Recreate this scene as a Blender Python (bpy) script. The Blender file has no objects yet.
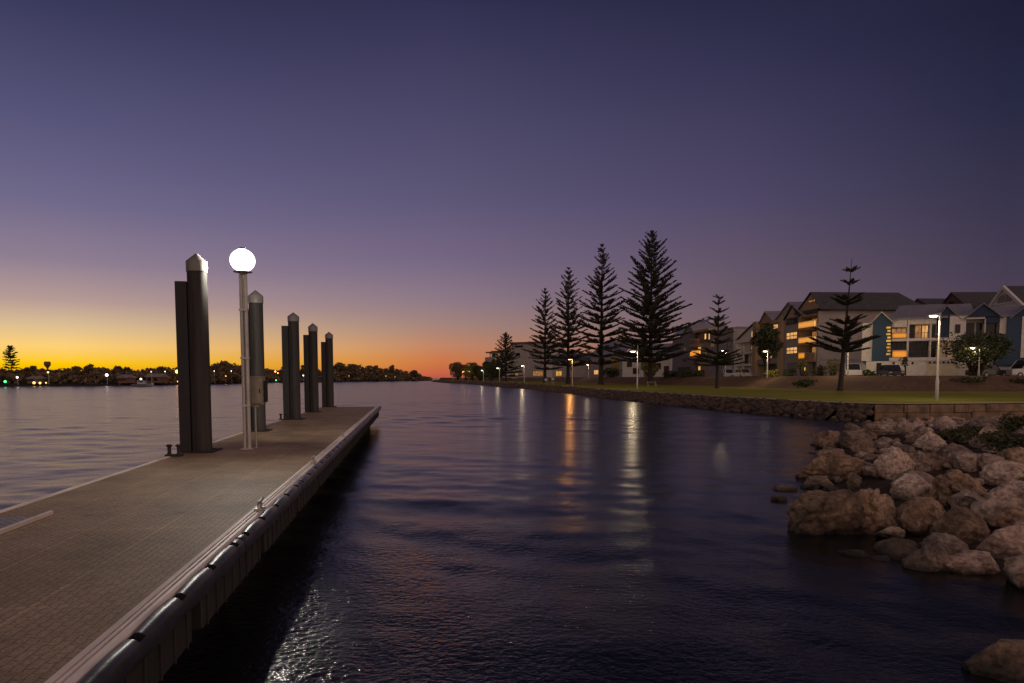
import bpy, bmesh, math, random
from mathutils import Vector, Matrix, noise

R = math.radians
S = bpy.context.scene
COL = S.collection
random.seed(7)

# ------------------------------------------------------------------ camera model
F, VP, PITCH = 683.0, 424.6, R(3.9)
CAM = Vector((0.0, 0.0, 2.4))
CP, SP = math.cos(PITCH), math.sin(PITCH)

def ray(u, v):
    x, y = (u - 512) / F, (VP - v) / F
    return Vector((x, CP + y * SP, -SP + y * CP))

def P(u, v, Y):
    d = ray(u, v)
    return CAM + d * (Y / d.y)

def on_z(u, v, z):
    d = ray(u, v)
    return CAM + d * ((z - CAM.z) / d.z)

cam = bpy.data.cameras.new('camera')
cam.lens, cam.sensor_width, cam.shift_y = 24.0, 36.0, (VP - 341.5) / 1024
cam.lens = F * 36.0 / 1024
cam.clip_start, cam.clip_end = 0.1, 20000
co = bpy.data.objects.new('camera', cam)
COL.objects.link(co)
co.location = CAM
co.rotation_euler = (R(90) - PITCH, 0, 0)
S.camera = co

# ------------------------------------------------------------------ mesh builder
class MB:
    def __init__(s):
        s.v, s.f, s.m = [], [], []
    def add(s, vs, fs, mi=0):
        o = len(s.v)
        s.v += [tuple(p) for p in vs]
        s.f += [tuple(i + o for i in f) for f in fs]
        s.m += [mi] * len(fs)
    def box(s, x0, x1, y0, y1, z0, z1, mi=0):
        s.add([(x, y, z) for z in (z0, z1) for y in (y0, y1) for x in (x0, x1)],
              [(0, 2, 3, 1), (4, 5, 7, 6), (0, 1, 5, 4), (2, 6, 7, 3), (0, 4, 6, 2), (1, 3, 7, 5)], mi)
    def obox(s, c, ax, ay, az, mi=0):
        c, ax, ay, az = map(Vector, (c, ax, ay, az))
        s.add([c + ax * i + ay * j + az * k for k in (-1, 1) for j in (-1, 1) for i in (-1, 1)],
              [(0, 2, 3, 1), (4, 5, 7, 6), (0, 1, 5, 4), (2, 6, 7, 3), (0, 4, 6, 2), (1, 3, 7, 5)], mi)
    def prism(s, poly, a0, a1, axis='y', mi=0):
        n = len(poly)
        def q(p, a):
            return (p[0], a, p[1]) if axis == 'y' else ((a, p[0], p[1]) if axis == 'x' else (p[0], p[1], a))
        s.add([q(p, a0) for p in poly] + [q(p, a1) for p in poly],
              [tuple(range(n)), tuple(range(2 * n - 1, n - 1, -1))] +
              [(i, i + n, (i + 1) % n + n, (i + 1) % n) for i in range(n)], mi)
    def tube(s, pts, rad, n=8, mi=0):
        pts = [Vector(p) for p in pts]
        if not isinstance(rad, (list, tuple)): rad = [rad] * len(pts)
        vs = []
        for i, p in enumerate(pts):
            t = (pts[min(i + 1, len(pts) - 1)] - pts[max(i - 1, 0)]).normalized()
            a = t.cross(Vector((0, 0, 1)) if abs(t.z) < .9 else Vector((1, 0, 0))).normalized()
            b = t.cross(a)
            vs += [p + (a * math.cos(2 * math.pi * k / n) + b * math.sin(2 * math.pi * k / n)) * rad[i] for k in range(n)]
        fs = [(i * n + k, i * n + (k + 1) % n, (i + 1) * n + (k + 1) % n, (i + 1) * n + k)
              for i in range(len(pts) - 1) for k in range(n)]
        fs += [tuple(range(n - 1, -1, -1)), tuple(range((len(pts) - 1) * n, len(pts) * n))]
        s.add(vs, fs, mi)
    def lathe(s, prof, n=24, c=(0, 0), mi=0):
        vs = [(c[0] + r * math.cos(2 * math.pi * k / n), c[1] + r * math.sin(2 * math.pi * k / n), z) for r, z in prof for k in range(n)]
        fs = [(i * n + k, i * n + (k + 1) % n, (i + 1) * n + (k + 1) % n, (i + 1) * n + k)
              for i in range(len(prof) - 1) for k in range(n)]
        fs += [tuple(range(n - 1, -1, -1)), tuple(range((len(prof) - 1) * n, len(prof) * n))]
        s.add(vs, fs, mi)
    def mesh(s, name, mats, smooth=False, recalc=True, bevel=0, seg=2):
        me = bpy.data.meshes.new(name)
        me.from_pydata(s.v, [], s.f)
        for m in (mats if isinstance(mats, (list, tuple)) else [mats]): me.materials.append(m)
        if len(me.materials) > 1: me.polygons.foreach_set('material_index', s.m)
        if recalc or bevel:
            bm = bmesh.new(); bm.from_mesh(me)
            bmesh.ops.remove_doubles(bm, verts=bm.verts, dist=1e-5)
            bmesh.ops.recalc_face_normals(bm, faces=bm.faces)
            if bevel:
                es = [e for e in bm.edges if len(e.link_faces) == 2 and e.calc_face_angle(0) > .5]
                bmesh.ops.bevel(bm, geom=es, offset=bevel, segments=seg, affect='EDGES', profile=.6)
            bm.to_mesh(me); bm.free()
        if smooth:
            me.polygons.foreach_set('use_smooth', [True] * len(me.polygons))
            me.set_sharp_from_angle(angle=R(smooth if smooth is not True else 50))
        return me
    def build(s, name, mats, parent=None, loc=(0, 0, 0), rotz=0, **k):
        return link(name, s.mesh(name, mats, **k), parent, loc, rotz)

def link(name, me, parent=None, loc=(0, 0, 0), rotz=0):
    o = bpy.data.objects.new(name, me)
    COL.objects.link(o)
    o.parent = parent
    o.location = loc
    o.rotation_euler = (0, 0, rotz)
    return o

def tag(o, label, cat, group=None, kind=None):
    if label: o['label'] = label
    if cat: o['category'] = cat
    if group: o['group'] = group
    if kind: o['kind'] = kind
    return o

def thing(name, label, cat, loc, rotz=0, group=None):
    return tag(link(name, None, None, loc, rotz), label, cat, group)

def struct(o, kind='structure'):
    o['kind'] = kind
    return o

def copy_tree(o, loc, rotz=None, scale=None, label=None):
    c = o.copy(); COL.objects.link(c)
    for ch in o.children:
        d = ch.copy(); COL.objects.link(d); d.parent = c
        for g in ch.children:
            e = g.copy(); COL.objects.link(e); e.parent = d
    c.location = loc
    if rotz is not None: c.rotation_euler = (0, 0, rotz)
    if scale: c.scale = (scale,) * 3
    if label: c['label'] = label
    return c

# ------------------------------------------------------------------ materials
def lin(c):
    return tuple((x / 255 / 12.92) if x / 255 <= .04045 else ((x / 255 + .055) / 1.055) ** 2.4 for x in c)

def nt(name):
    m = bpy.data.materials.new(name); m.use_nodes = True
    t = m.node_tree
    return m, t, t.nodes['Principled BSDF']

def N(t, typ, **k):
    n = t.nodes.new(typ)
    for a, b in k.items():
        if a.startswith('i_'): n.inputs[a[2:].replace('_', ' ')].default_value = b
        else: setattr(n, a, b)
    return n

def M(name, col, rough=.7, metal=0., var=.25, scale=3., bump=0., bscale=30., spec=.5, col2=None, streak=None):
    """plain surface with two octaves of procedural dirt / wear and optional bump"""
    m, t, b = nt(name)
    tc = N(t, 'ShaderNodeTexCoord')
    vec = tc.outputs['Object']
    if streak:
        mp = N(t, 'ShaderNodeMapping'); mp.inputs['Scale'].default_value = streak
        t.links.new(vec, mp.inputs['Vector']); vec = mp.outputs[0]
    n1 = N(t, 'ShaderNodeTexNoise', i_Scale=scale, i_Detail=6., i_Roughness=.65)
    t.links.new(vec, n1.inputs['Vector'])
    rp = N(t, 'ShaderNodeValToRGB')
    c2 = col2 or tuple(c * (1 - var) for c in col)
    c1 = col if col2 else tuple(min(1, c * (1 + var * .6)) for c in col)
    rp.color_ramp.elements[0].position, rp.color_ramp.elements[1].position = .32, .68
    rp.color_ramp.elements[0].color, rp.color_ramp.elements[1].color = (*c2, 1), (*c1, 1)
    t.links.new(n1.outputs['Fac'], rp.inputs[0])
    t.links.new(rp.outputs[0], b.inputs['Base Color'])
    b.inputs['Roughness'].default_value = rough
    b.inputs['Metallic'].default_value = metal
    b.inputs['Specular IOR Level'].default_value = spec
    if bump:
        n2 = N(t, 'ShaderNodeTexNoise', i_Scale=bscale, i_Detail=5.)
        t.links.new(vec, n2.inputs['Vector'])
        bp = N(t, 'ShaderNodeBump', i_Strength=bump, i_Distance=.02)
        t.links.new(n2.outputs['Fac'], bp.inputs['Height'])
        t.links.new(bp.outputs[0], b.inputs['Normal'])
    return m

def E(name, col, st, base=(.8, .8, .8)):
    m, t, b = nt(name)
    b.inputs['Base Color'].default_value = (*base, 1)
    b.inputs['Emission Color'].default_value = (*col, 1)
    b.inputs['Emission Strength'].default_value = st
    return m

def Ewin(name, col, st):
    """lit window: uneven warm interior (curtains, furniture) behind glass"""
    m, t, b = nt(name)
    tc = N(t, 'ShaderNodeTexCoord')
    mp = N(t, 'ShaderNodeMapping'); mp.inputs['Scale'].default_value = (1.6, .5, .7)
    n = N(t, 'ShaderNodeTexNoise', i_Scale=1.1, i_Detail=3.)
    rp = N(t, 'ShaderNodeValToRGB')
    rp.color_ramp.elements[0].position, rp.color_ramp.elements[1].position = .3, .65
    rp.color_ramp.elements[0].color = (col[0] * .35, col[1] * .25, col[2] * .2, 1)
    rp.color_ramp.elements[1].color = (*col, 1)
    t.links.new(tc.outputs['Object'], mp.inputs[0]); t.links.new(mp.outputs[0], n.inputs['Vector'])
    t.links.new(n.outputs['Fac'], rp.inputs[0]); t.links.new(rp.outputs[0], b.inputs['Emission Color'])
    b.inputs['Base Color'].default_value = (.05, .04, .03, 1)
    b.inputs['Roughness'].default_value = .1
    b.inputs['Emission Strength'].default_value = st
    return m

MAT = dict(
    white=M('white_render', (.80, .74, .65), .8, var=.15, bump=.1),
    cream=M('cream_render', (.78, .66, .44), .8, var=.15, bump=.1),
    grey=M('grey_render', (.37, .325, .30), .85, var=.18, bump=.1, scale=.5),
    greyd=M('dark_grey_render', (.22, .19, .18), .85, var=.2, bump=.1),
    tan=M('tan_render', (.42, .29, .17), .8, var=.15),
    brown=M('brown_brick', (.17, .085, .055), .85, var=.3, bump=.2),
    blue=M('blue_cladding', (.028, .070, .125), .6, var=.12, scale=.6),
    blued=M('dark_blue_cladding', (.012, .035, .085), .6, var=.12, scale=.6),
    roofm=M('pale_metal_roof', (.24, .22, .235), .45, var=.2, scale=1.2, streak=(1, .1, 1)),
    roofd=M('dark_tile_roof', (.05, .045, .05), .8, var=.3, scale=1.5, bump=.2),
    glass=M('dark_glass', (.012, .012, .016), .1, var=.1, spec=.25),
    frame=M('dark_window_frame', (.05, .045, .04), .5, var=.1),
    framew=M('white_window_frame', (.6, .57, .52), .5, var=.1),
    lit=Ewin('lit_window', (1., .52, .17), 1.0),
    litdim=Ewin('dim_lit_window', (.9, .42, .13), .45),
    lity=Ewin('yellow_lit_window', (1., .5, .06), .8),
    steel=M('galvanised_steel', (.42, .41, .38), .45, .6, var=.2, scale=6, bump=.05),
    alu=M('aluminium_rail', (.66, .56, .49), .5, .0, var=.25, scale=5, bump=.08, streak=(1, .25, 1)),
    pole=M('painted_pole', (.42, .40, .36), .5, .2, var=.12, scale=4),
    rubber=M('black_rubber', (.034, .032, .038), .36, var=.4, scale=6, bump=.12, bscale=14),
    hole=M('bolt_pocket_shade', (.004, .004, .004), .9, var=.2),  # rubber pocket and bolt plate, blackened to stand for recess shade
    hull=M('float_shell', (.016, .014, .013), .65, var=.5, scale=3, bump=.2, bscale=12, col2=(.034, .028, .023)),
    dark=M('dark_frame', (.012, .011, .011), .7, var=.3),
    pile=M('black_pile_sleeve', (.040, .036, .033), .65, var=.65, scale=3.5, bump=.12, bscale=10, spec=.25, streak=(1.6, 1.6, .10)),
    pile2=M('weathered_post', (.017, .016, .017), .7, var=.4, scale=4, bump=.15, streak=(1, 1, .15)),
    cap=M('white_pile_cap', (.17, .157, .145), .45, var=.3, scale=5, streak=(1, 1, .4)),
    cabinet=M('cabinet_paint', (.28, .255, .19), .55, .1, var=.3, scale=7, streak=(1, 1, .3)),
    bark=M('bark', (.045, .033, .027), .9, var=.4, scale=6, bump=.3),
    needle=M('pine_foliage', (.03, .034, .02), .8, var=.5, scale=1.2, col2=(.045, .042, .024)),
    leaf=M('bush_leaf', (.030, .045, .014), .7, var=.6, scale=1.5, col2=(.07, .075, .022)),
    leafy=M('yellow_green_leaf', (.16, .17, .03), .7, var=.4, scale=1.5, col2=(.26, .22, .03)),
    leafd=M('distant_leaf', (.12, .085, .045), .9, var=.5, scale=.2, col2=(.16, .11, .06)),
    scrub=M('shore_scrub', (.045, .05, .016), .8, var=.5, scale=2, col2=(.08, .075, .028)),
    carw=M('white_car_paint', (.6, .58, .55), .25, .0, var=.06),
    card=M('dark_car_paint', (.02, .02, .024), .2, .0, var=.1),
    cars=M('silver_car_paint', (.3, .3, .32), .3, .5, var=.1),
    tyre=M('tyre_rubber', (.015, .015, .015), .8, var=.2),
    wood=M('bench_timber', (.16, .11, .08), .8, var=.3),
    lens=E('streetlamp_lens', (1., .88, .72), 9.),
    lenso=E('sodium_lamp_lens', (1., .40, .10), 3.),
    flood=E('dock_lamp_lens', (1., .97, .92), 9.),
    farw=E('far_white_lamp', (1., .92, .85), 4.),
    farwarm=E('far_warm_lamp', (1., .55, .15), 2.6),
    faro=E('far_sodium_lamp', (1., .40, .05), 6.),
    farg=E('green_marker_lamp', (.05, 1., .30), 3.),
)
# frosted balustrade: lets the glow strip added behind it shine through
m, t, b = nt('frosted_glass')
tr = N(t, 'ShaderNodeBsdfTranslucent'); tr.inputs[0].default_value = (.85, .72, .5, 1)
mx = N(t, 'ShaderNodeMixShader'); mx.inputs[0].default_value = .8
b.inputs['Base Color'].default_value = (.5, .45, .38, 1)
t.links.new(b.outputs[0], mx.inputs[1]); t.links.new(tr.outputs[0], mx.inputs[2])
t.links.new(mx.outputs[0], t.nodes['Material Output'].inputs[0])
MAT['frost'] = m

# deck: interlocking moulded pavers
def deck_material():
    m, t, b = nt('deck_pavers')
    tc = N(t, 'ShaderNodeTexCoord')
    sp = N(t, 'ShaderNodeSeparateXYZ'); t.links.new(tc.outputs['Object'], sp.inputs[0])
    def math_(op, a, bb=None):
        n = N(t, 'ShaderNodeMath', operation=op)
        for i, x in enumerate((a, bb)):
            if x is None: continue
            if isinstance(x, (int, float)): n.inputs[i].default_value = x
            else: t.links.new(x, n.inputs[i])
        return n.outputs[0]
    wob = math_('MULTIPLY', math_('PINGPONG', sp.outputs['X'], .0325), .5)
    wob2 = math_('MULTIPLY', math_('SINE', math_('MULTIPLY', sp.outputs['Y'], 2 * math.pi / .13)), .004)
    cb = N(t, 'ShaderNodeCombineXYZ')
    t.links.new(math_('ADD', sp.outputs['Y'], wob), cb.inputs[0])
    t.links.new(math_('ADD', sp.outputs['X'], wob2), cb.inputs[1])
    br = N(t, 'ShaderNodeTexBrick', i_Scale=1.0)
    br.inputs['Brick Width'].default_value = .13
    br.inputs['Row Height'].default_value = .065
    br.inputs['Mortar Size'].default_value = .006
    br.inputs['Mortar Smooth'].default_value = .4
    br.inputs['Bias'].default_value = -.2
    br.inputs['Color1'].default_value = (.33, .232, .138, 1)
    br.inputs['Color2'].default_value = (.285, .20, .12, 1)
    br.inputs['Mortar'].default_value = (.165, .117, .075, 1)
    t.links.new(cb.outputs[0], br.inputs['Vector'])
    # panel seams
    pn = N(t, 'ShaderNodeTexBrick', i_Scale=1.0)
    pn.offset = 0
    pn.inputs['Brick Width'].default_value = 2.4
    pn.inputs['Row Height'].default_value = .69
    pn.inputs['Mortar Size'].default_value = .009
    pn.inputs['Color1'].default_value = (1, 1, 1, 1); pn.inputs['Color2'].default_value = (.90, .90, .90, 1)
    pn.inputs['Mortar'].default_value = (1.35, 1.33, 1.3, 1)
    cb2 = N(t, 'ShaderNodeCombineXYZ')
    t.links.new(sp.outputs['Y'], cb2.inputs[0]); t.links.new(sp.outputs['X'], cb2.inputs[1])
    t.links.new(cb2.outputs[0], pn.inputs['Vector'])
    ns = N(t, 'ShaderNodeTexNoise', i_Scale=.9, i_Detail=8., i_Roughness=.7)
    t.links.new(tc.outputs['Object'], ns.inputs['Vector'])
    rp = N(t, 'ShaderNodeValToRGB')
    rp.color_ramp.elements[0].position, rp.color_ramp.elements[1].position = .3, .72
    rp.color_ramp.elements[0].color, rp.color_ramp.elements[1].color = (.58, .56, .54, 1), (1.32, 1.32, 1.3, 1)
    t.links.new(ns.outputs['Fac'], rp.inputs[0])
    m1 = N(t, 'ShaderNodeMix', data_type='RGBA', blend_type='MULTIPLY'); m1.inputs[0].default_value = 1
    m2 = N(t, 'ShaderNodeMix', data_type='RGBA', blend_type='MULTIPLY'); m2.inputs[0].default_value = 1
    t.links.new(br.outputs['Color'], m1.inputs[6]); t.links.new(pn.outputs['Color'], m1.inputs[7])
    t.links.new(m1.outputs[2], m2.inputs[6]); t.links.new(rp.outputs[0], m2.inputs[7])
    sk = N(t, 'ShaderNodeTexNoise', i_Scale=48., i_Detail=3., i_Roughness=.8); t.links.new(tc.outputs['Object'], sk.inputs['Vector'])
    sr = N(t, 'ShaderNodeValToRGB'); sr.color_ramp.elements[0].position, sr.color_ramp.elements[1].position = .38, .62
    sr.color_ramp.elements[0].color, sr.color_ramp.elements[1].color = (.66, .64, .62, 1), (1.2, 1.2, 1.2, 1)
    t.links.new(sk.outputs['Fac'], sr.inputs[0])
    # scattered dark spills
    dn = N(t, 'ShaderNodeTexNoise', i_Scale=2.6, i_Detail=7., i_Roughness=.75); t.links.new(tc.outputs['Object'], dn.inputs['Vector'])
    dr_ = N(t, 'ShaderNodeValToRGB'); dr_.color_ramp.elements[0].position, dr_.color_ramp.elements[1].position = .30, .40
    dr_.color_ramp.elements[0].color, dr_.color_ramp.elements[1].color = (.5, .46, .42, 1), (1, 1, 1, 1)
    t.links.new(dn.outputs['Fac'], dr_.inputs[0])
    m3 = N(t, 'ShaderNodeMix', data_type='RGBA', blend_type='MULTIPLY'); m3.inputs[0].default_value = 1
    m4 = N(t, 'ShaderNodeMix', data_type='RGBA', blend_type='MULTIPLY'); m4.inputs[0].default_value = 1
    t.links.new(m2.outputs[2], m3.inputs[6]); t.links.new(sr.outputs[0], m3.inputs[7])
    t.links.new(m3.outputs[2], m4.inputs[6]); t.links.new(dr_.outputs[0], m4.inputs[7])
    t.links.new(m4.outputs[2], b.inputs['Base Color'])
    bp = N(t, 'ShaderNodeBump', i_Strength=.4, i_Distance=.006)
    inv = math_('SUBTRACT', 1.0, br.outputs['Fac'])
    fine = N(t, 'ShaderNodeTexNoise', i_Scale=90., i_Detail=2.)
    t.links.new(tc.outputs['Object'], fine.inputs['Vector'])
    t.links.new(math_('ADD', inv, math_('MULTIPLY', fine.outputs['Fac'], .5)), bp.inputs['Height'])
    t.links.new(bp.outputs[0], b.inputs['Normal'])
    b.inputs['Roughness'].default_value = .6
    b.inputs['Specular IOR Level'].default_value = .2
    return m
MAT['deck'] = deck_material()

# tread plate of the gangway
m, t, b = nt('tread_plate')
tc = N(t, 'ShaderNodeTexCoord'); vo = N(t, 'ShaderNodeTexBrick', i_Scale=5.); t.links.new(tc.outputs['Object'], vo.inputs['Vector'])
vo.inputs['Color1'].default_value = (.36, .33, .34, 1); vo.inputs['Color2'].default_value = (.22, .2, .21, 1); vo.inputs['Mortar'].default_value = (.06, .05, .05, 1)
vo.inputs['Mortar Size'].default_value = .06
t.links.new(vo.outputs[0], b.inputs['Base Color'])
b.inputs['Roughness'].default_value = .5; b.inputs['Metallic'].default_value = 0.
bp = N(t, 'ShaderNodeBump', i_Strength=.8, i_Distance=.01); t.links.new(vo.outputs['Fac'], bp.inputs['Height']); t.links.new(bp.outputs[0], b.inputs['Normal'])
MAT['tread'] = m

m, t, b = nt('lamp_glare_globe')  # glowing globe enlarged to take in the glare around the lamp
em = N(t, 'ShaderNodeEmission'); em.inputs[0].default_value = (1., .97, .92, 1); em.inputs[1].default_value = 4.2
tp = N(t, 'ShaderNodeBsdfTransparent'); mx = N(t, 'ShaderNodeMixShader'); mx.inputs[0].default_value = .5
t.links.new(em.outputs[0], mx.inputs[1]); t.links.new(tp.outputs[0], mx.inputs[2])
t.links.new(mx.outputs[0], t.nodes['Material Output'].inputs[0])
MAT['globe'] = m

def rock_material(name, c1, c2, c3):
    m, t, b = nt(name)
    tc = N(t, 'ShaderNodeTexCoord'); geo = N(t, 'ShaderNodeNewGeometry'); oi = N(t, 'ShaderNodeObjectInfo')
    n1 = N(t, 'ShaderNodeTexNoise', i_Scale=2.2, i_Detail=9., i_Roughness=.68)
    t.links.new(geo.outputs['Position'], n1.inputs['Vector'])
    rp = N(t, 'ShaderNodeValToRGB')
    e = rp.color_ramp.elements
    e[0].position, e[0].color = .33, (*c3, 1)
    e[1].position, e[1].color = .66, (*c1, 1)
    x = e.new(.48); x.color = (*c2, 1)
    t.links.new(n1.outputs['Fac'], rp.inputs[0])
    hs = N(t, 'ShaderNodeHueSaturation')
    mr = N(t, 'ShaderNodeMapRange'); mr.inputs[3].default_value, mr.inputs[4].default_value = .55, 1.3
    t.links.new(oi.outputs['Random'], mr.inputs[0]); t.links.new(mr.outputs[0], hs.inputs['Value'])
    t.links.new(rp.outputs[0], hs.inputs['Color'])
    # wet, weed-stained foot of the stones by the waterline
    sp = N(t, 'ShaderNodeSeparateXYZ'); t.links.new(geo.outputs['Position'], sp.inputs[0])
    ad = N(t, 'ShaderNodeMath', operation='MULTIPLY_ADD'); ad.inputs[1].default_value = .5
    n3 = N(t, 'ShaderNodeTexNoise', i_Scale=1.6, i_Detail=5.); t.links.new(geo.outputs['Position'], n3.inputs['Vector'])
    t.links.new(n3.outputs['Fac'], ad.inputs[0]); t.links.new(sp.outputs['Z'], ad.inputs[2])
    wr = N(t, 'ShaderNodeMapRange'); wr.inputs[1].default_value, wr.inputs[2].default_value = .26, .44
    wr.inputs[3].default_value, wr.inputs[4].default_value = 1., 0.
    t.links.new(ad.outputs[0], wr.inputs[0])
    pn = N(t, 'ShaderNodeTexNoise', i_Scale=11., i_Detail=8., i_Roughness=.7); t.links.new(geo.outputs['Position'], pn.inputs['Vector'])
    pr_ = N(t, 'ShaderNodeValToRGB'); pr_.color_ramp.elements[0].position, pr_.color_ramp.elements[1].position = .36, .58
    pr_.color_ramp.elements[0].color, pr_.color_ramp.elements[1].color = (.42, .38, .35, 1), (1.12, 1.12, 1.12, 1)
    t.links.new(pn.outputs['Fac'], pr_.inputs[0])
    pm = N(t, 'ShaderNodeMix', data_type='RGBA', blend_type='MULTIPLY'); pm.inputs[0].default_value = 1
    t.links.new(hs.outputs[0], pm.inputs[6]); t.links.new(pr_.outputs[0], pm.inputs[7])
    mx = N(t, 'ShaderNodeMix', data_type='RGBA'); t.links.new(wr.outputs[0], mx.inputs[0])
    t.links.new(pm.outputs[2], mx.inputs[6]); mx.inputs[7].default_value = (.035, .026, .017, 1)
    t.links.new(mx.outputs[2], b.inputs['Base Color'])
    rr = N(t, 'ShaderNodeMapRange'); rr.inputs[3].default_value, rr.inputs[4].default_value = .85, .5
    t.links.new(wr.outputs[0], rr.inputs[0]); t.links.new(rr.outputs[0], b.inputs['Roughness'])
    n2 = N(t, 'ShaderNodeTexNoise', i_Scale=9., i_Detail=10., i_Roughness=.72); t.links.new(geo.outputs['Position'], n2.inputs['Vector'])
    vo = N(t, 'ShaderNodeTexVoronoi', i_Scale=13.); t.links.new(geo.outputs['Position'], vo.inputs['Vector'])
    mm = N(t, 'ShaderNodeMath', operation='MULTIPLY_ADD'); mm.inputs[1].default_value = .35
    t.links.new(vo.outputs['Distance'], mm.inputs[0]); t.links.new(n2.outputs['Fac'], mm.inputs[2])
    bp = N(t, 'ShaderNodeBump', i_Strength=1., i_Distance=.10)
    t.links.new(mm.outputs[0], bp.inputs['Height']); t.links.new(bp.outputs[0], b.inputs['Normal'])
    return m
MAT['rock'] = rock_material('limestone_rock', (.74, .545, .43), (.53, .375, .285), (.18, .12, .085))
MAT['rockb'] = rock_material('brown_rock', (.56, .375, .245), (.35, .225, .145), (.11, .07, .045))
MAT['rockp'] = rock_material('pale_rock', (.80, .60, .48), (.60, .44, .34), (.22, .15, .11))
MAT['wallrock'] = rock_material('seawall_rock', (.30, .20, .135), (.18, .12, .078), (.06, .04, .027))

def ground_material(name, c1, c2, c3, s1, s2, bump=.4):
    m, t, b = nt(name)
    geo = N(t, 'ShaderNodeNewGeometry')
    a = N(t, 'ShaderNodeTexNoise', i_Scale=s1, i_Detail=8., i_Roughness=.7)
    c = N(t, 'ShaderNodeTexNoise', i_Scale=s2, i_Detail=6.)
    for n in (a, c): t.links.new(geo.outputs['Position'], n.inputs['Vector'])
    rp = N(t, 'ShaderNodeValToRGB'); e = rp.color_ramp.elements
    e[0].position, e[0].color, e[1].position, e[1].color = .3, (*c1, 1), .7, (*c3, 1)
    x = e.new(.5); x.color = (*c2, 1)
    av = N(t, 'ShaderNodeMath', operation='MULTIPLY_ADD'); av.inputs[1].default_value = .5
    hv = N(t, 'ShaderNodeMath', operation='MULTIPLY'); hv.inputs[1].default_value = .5
    t.links.new(c.outputs['Fac'], hv.inputs[0]); t.links.new(a.outputs['Fac'], av.inputs[0]); t.links.new(hv.outputs[0], av.inputs[2])
    t.links.new(av.outputs[0], rp.inputs[0]); t.links.new(rp.outputs[0], b.inputs['Base Color'])
    b.inputs['Roughness'].default_value = .95; b.inputs['Specular IOR Level'].default_value = .2
    bp = N(t, 'ShaderNodeBump', i_Strength=bump, i_Distance=.08)
    t.links.new(c.outputs['Fac'], bp.inputs['Height']); t.links.new(bp.outputs[0], b.inputs['Normal'])
    return m
MAT['lawn'] = ground_material('lawn_grass_lamp_pools', (.08, .085, .005), (.18, .17, .008), (.30, .25, .02), .12, 5.)  # strong light and dark patches in the grass colour stand for lamplight pools
MAT['bank'] = ground_material('mulch_bank', (.06, .034, .020), (.13, .075, .045), (.20, .125, .07), .35, 3., .8)
MAT['path'] = ground_material('concrete_path', (.20, .175, .14), (.26, .225, .18), (.31, .27, .22), .3, 12., .1)
MAT['street'] = ground_material('asphalt', (.04, .04, .042), (.05, .05, .05), (.065, .062, .06), .2, 20., .2)
MAT['shore'] = ground_material('rubble_ground', (.02, .014, .01), (.04, .028, .02), (.07, .048, .034), 1.5, 9., .9)
MAT['far'] = ground_material('far_shore_ground', (.015, .014, .010), (.025, .022, .015), (.04, .033, .022), .05, .5)

# water
def water_material():
    m, t, b = nt('river_water')
    geo = N(t, 'ShaderNodeNewGeometry')
    b.inputs['Base Color'].default_value = (.007, .007, .007, 1)
    b.inputs['IOR'].default_value = 1.36
    b.inputs['Roughness'].default_value = .17
    def nz(scale, detail, stretch, rough=.55):
        mp = N(t, 'ShaderNodeMapping'); mp.inputs['Scale'].default_value = stretch
        mp.inputs['Rotation'].default_value = (0, 0, R(8))
        t.links.new(geo.outputs['Position'], mp.inputs[0])
        n = N(t, 'ShaderNodeTexNoise', i_Scale=scale, i_Detail=detail, i_Roughness=rough)
        t.links.new(mp.outputs[0], n.inputs['Vector'])
        return n.outputs['Fac']
    mid = nz(2.6, 4., (.55, 1, 1))
    fin = nz(13., 3., (.85, 1, 1), .6)
    # choppy little wavelets slapping back from the pontoon, calming away from it
    ds = N(t, 'ShaderNodeVectorMath', operation='DISTANCE'); ds.inputs[1].default_value = (-2.2, 6.0, 0)
    t.links.new(geo.outputs['Position'], ds.inputs[0])
    mr = N(t, 'ShaderNodeMapRange', interpolation_type='SMOOTHSTEP')
    mr.inputs[1].default_value, mr.inputs[2].default_value, mr.inputs[3].default_value, mr.inputs[4].default_value = 1.5, 11., .0195, .003
    t.links.new(ds.outputs['Value'], mr.inputs[0])
    def bump(h, st, d, prev=None):
        bp = N(t, 'ShaderNodeBump', i_Strength=st)
        if isinstance(d, float): bp.inputs['Distance'].default_value = d
        else: t.links.new(d, bp.inputs['Distance'])
        t.links.new(h, bp.inputs['Height'])
        if prev: t.links.new(prev, bp.inputs['Normal'])
        return bp.outputs[0]
    rg_ = N(t, 'ShaderNodeMapRange', interpolation_type='SMOOTHSTEP')
    rg_.inputs[1].default_value, rg_.inputs[2].default_value, rg_.inputs[3].default_value, rg_.inputs[4].default_value = 2.6, 6.5, .085, .225
    t.links.new(ds.outputs['Value'], rg_.inputs[0]); t.links.new(rg_.outputs[0], b.inputs['Roughness'])
    n = bump(mid, 1., .012)
    n = bump(fin, 1., mr.outputs[0], n)
    t.links.new(n, b.inputs['Normal'])
    return m
MAT['water'] = water_material()

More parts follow.
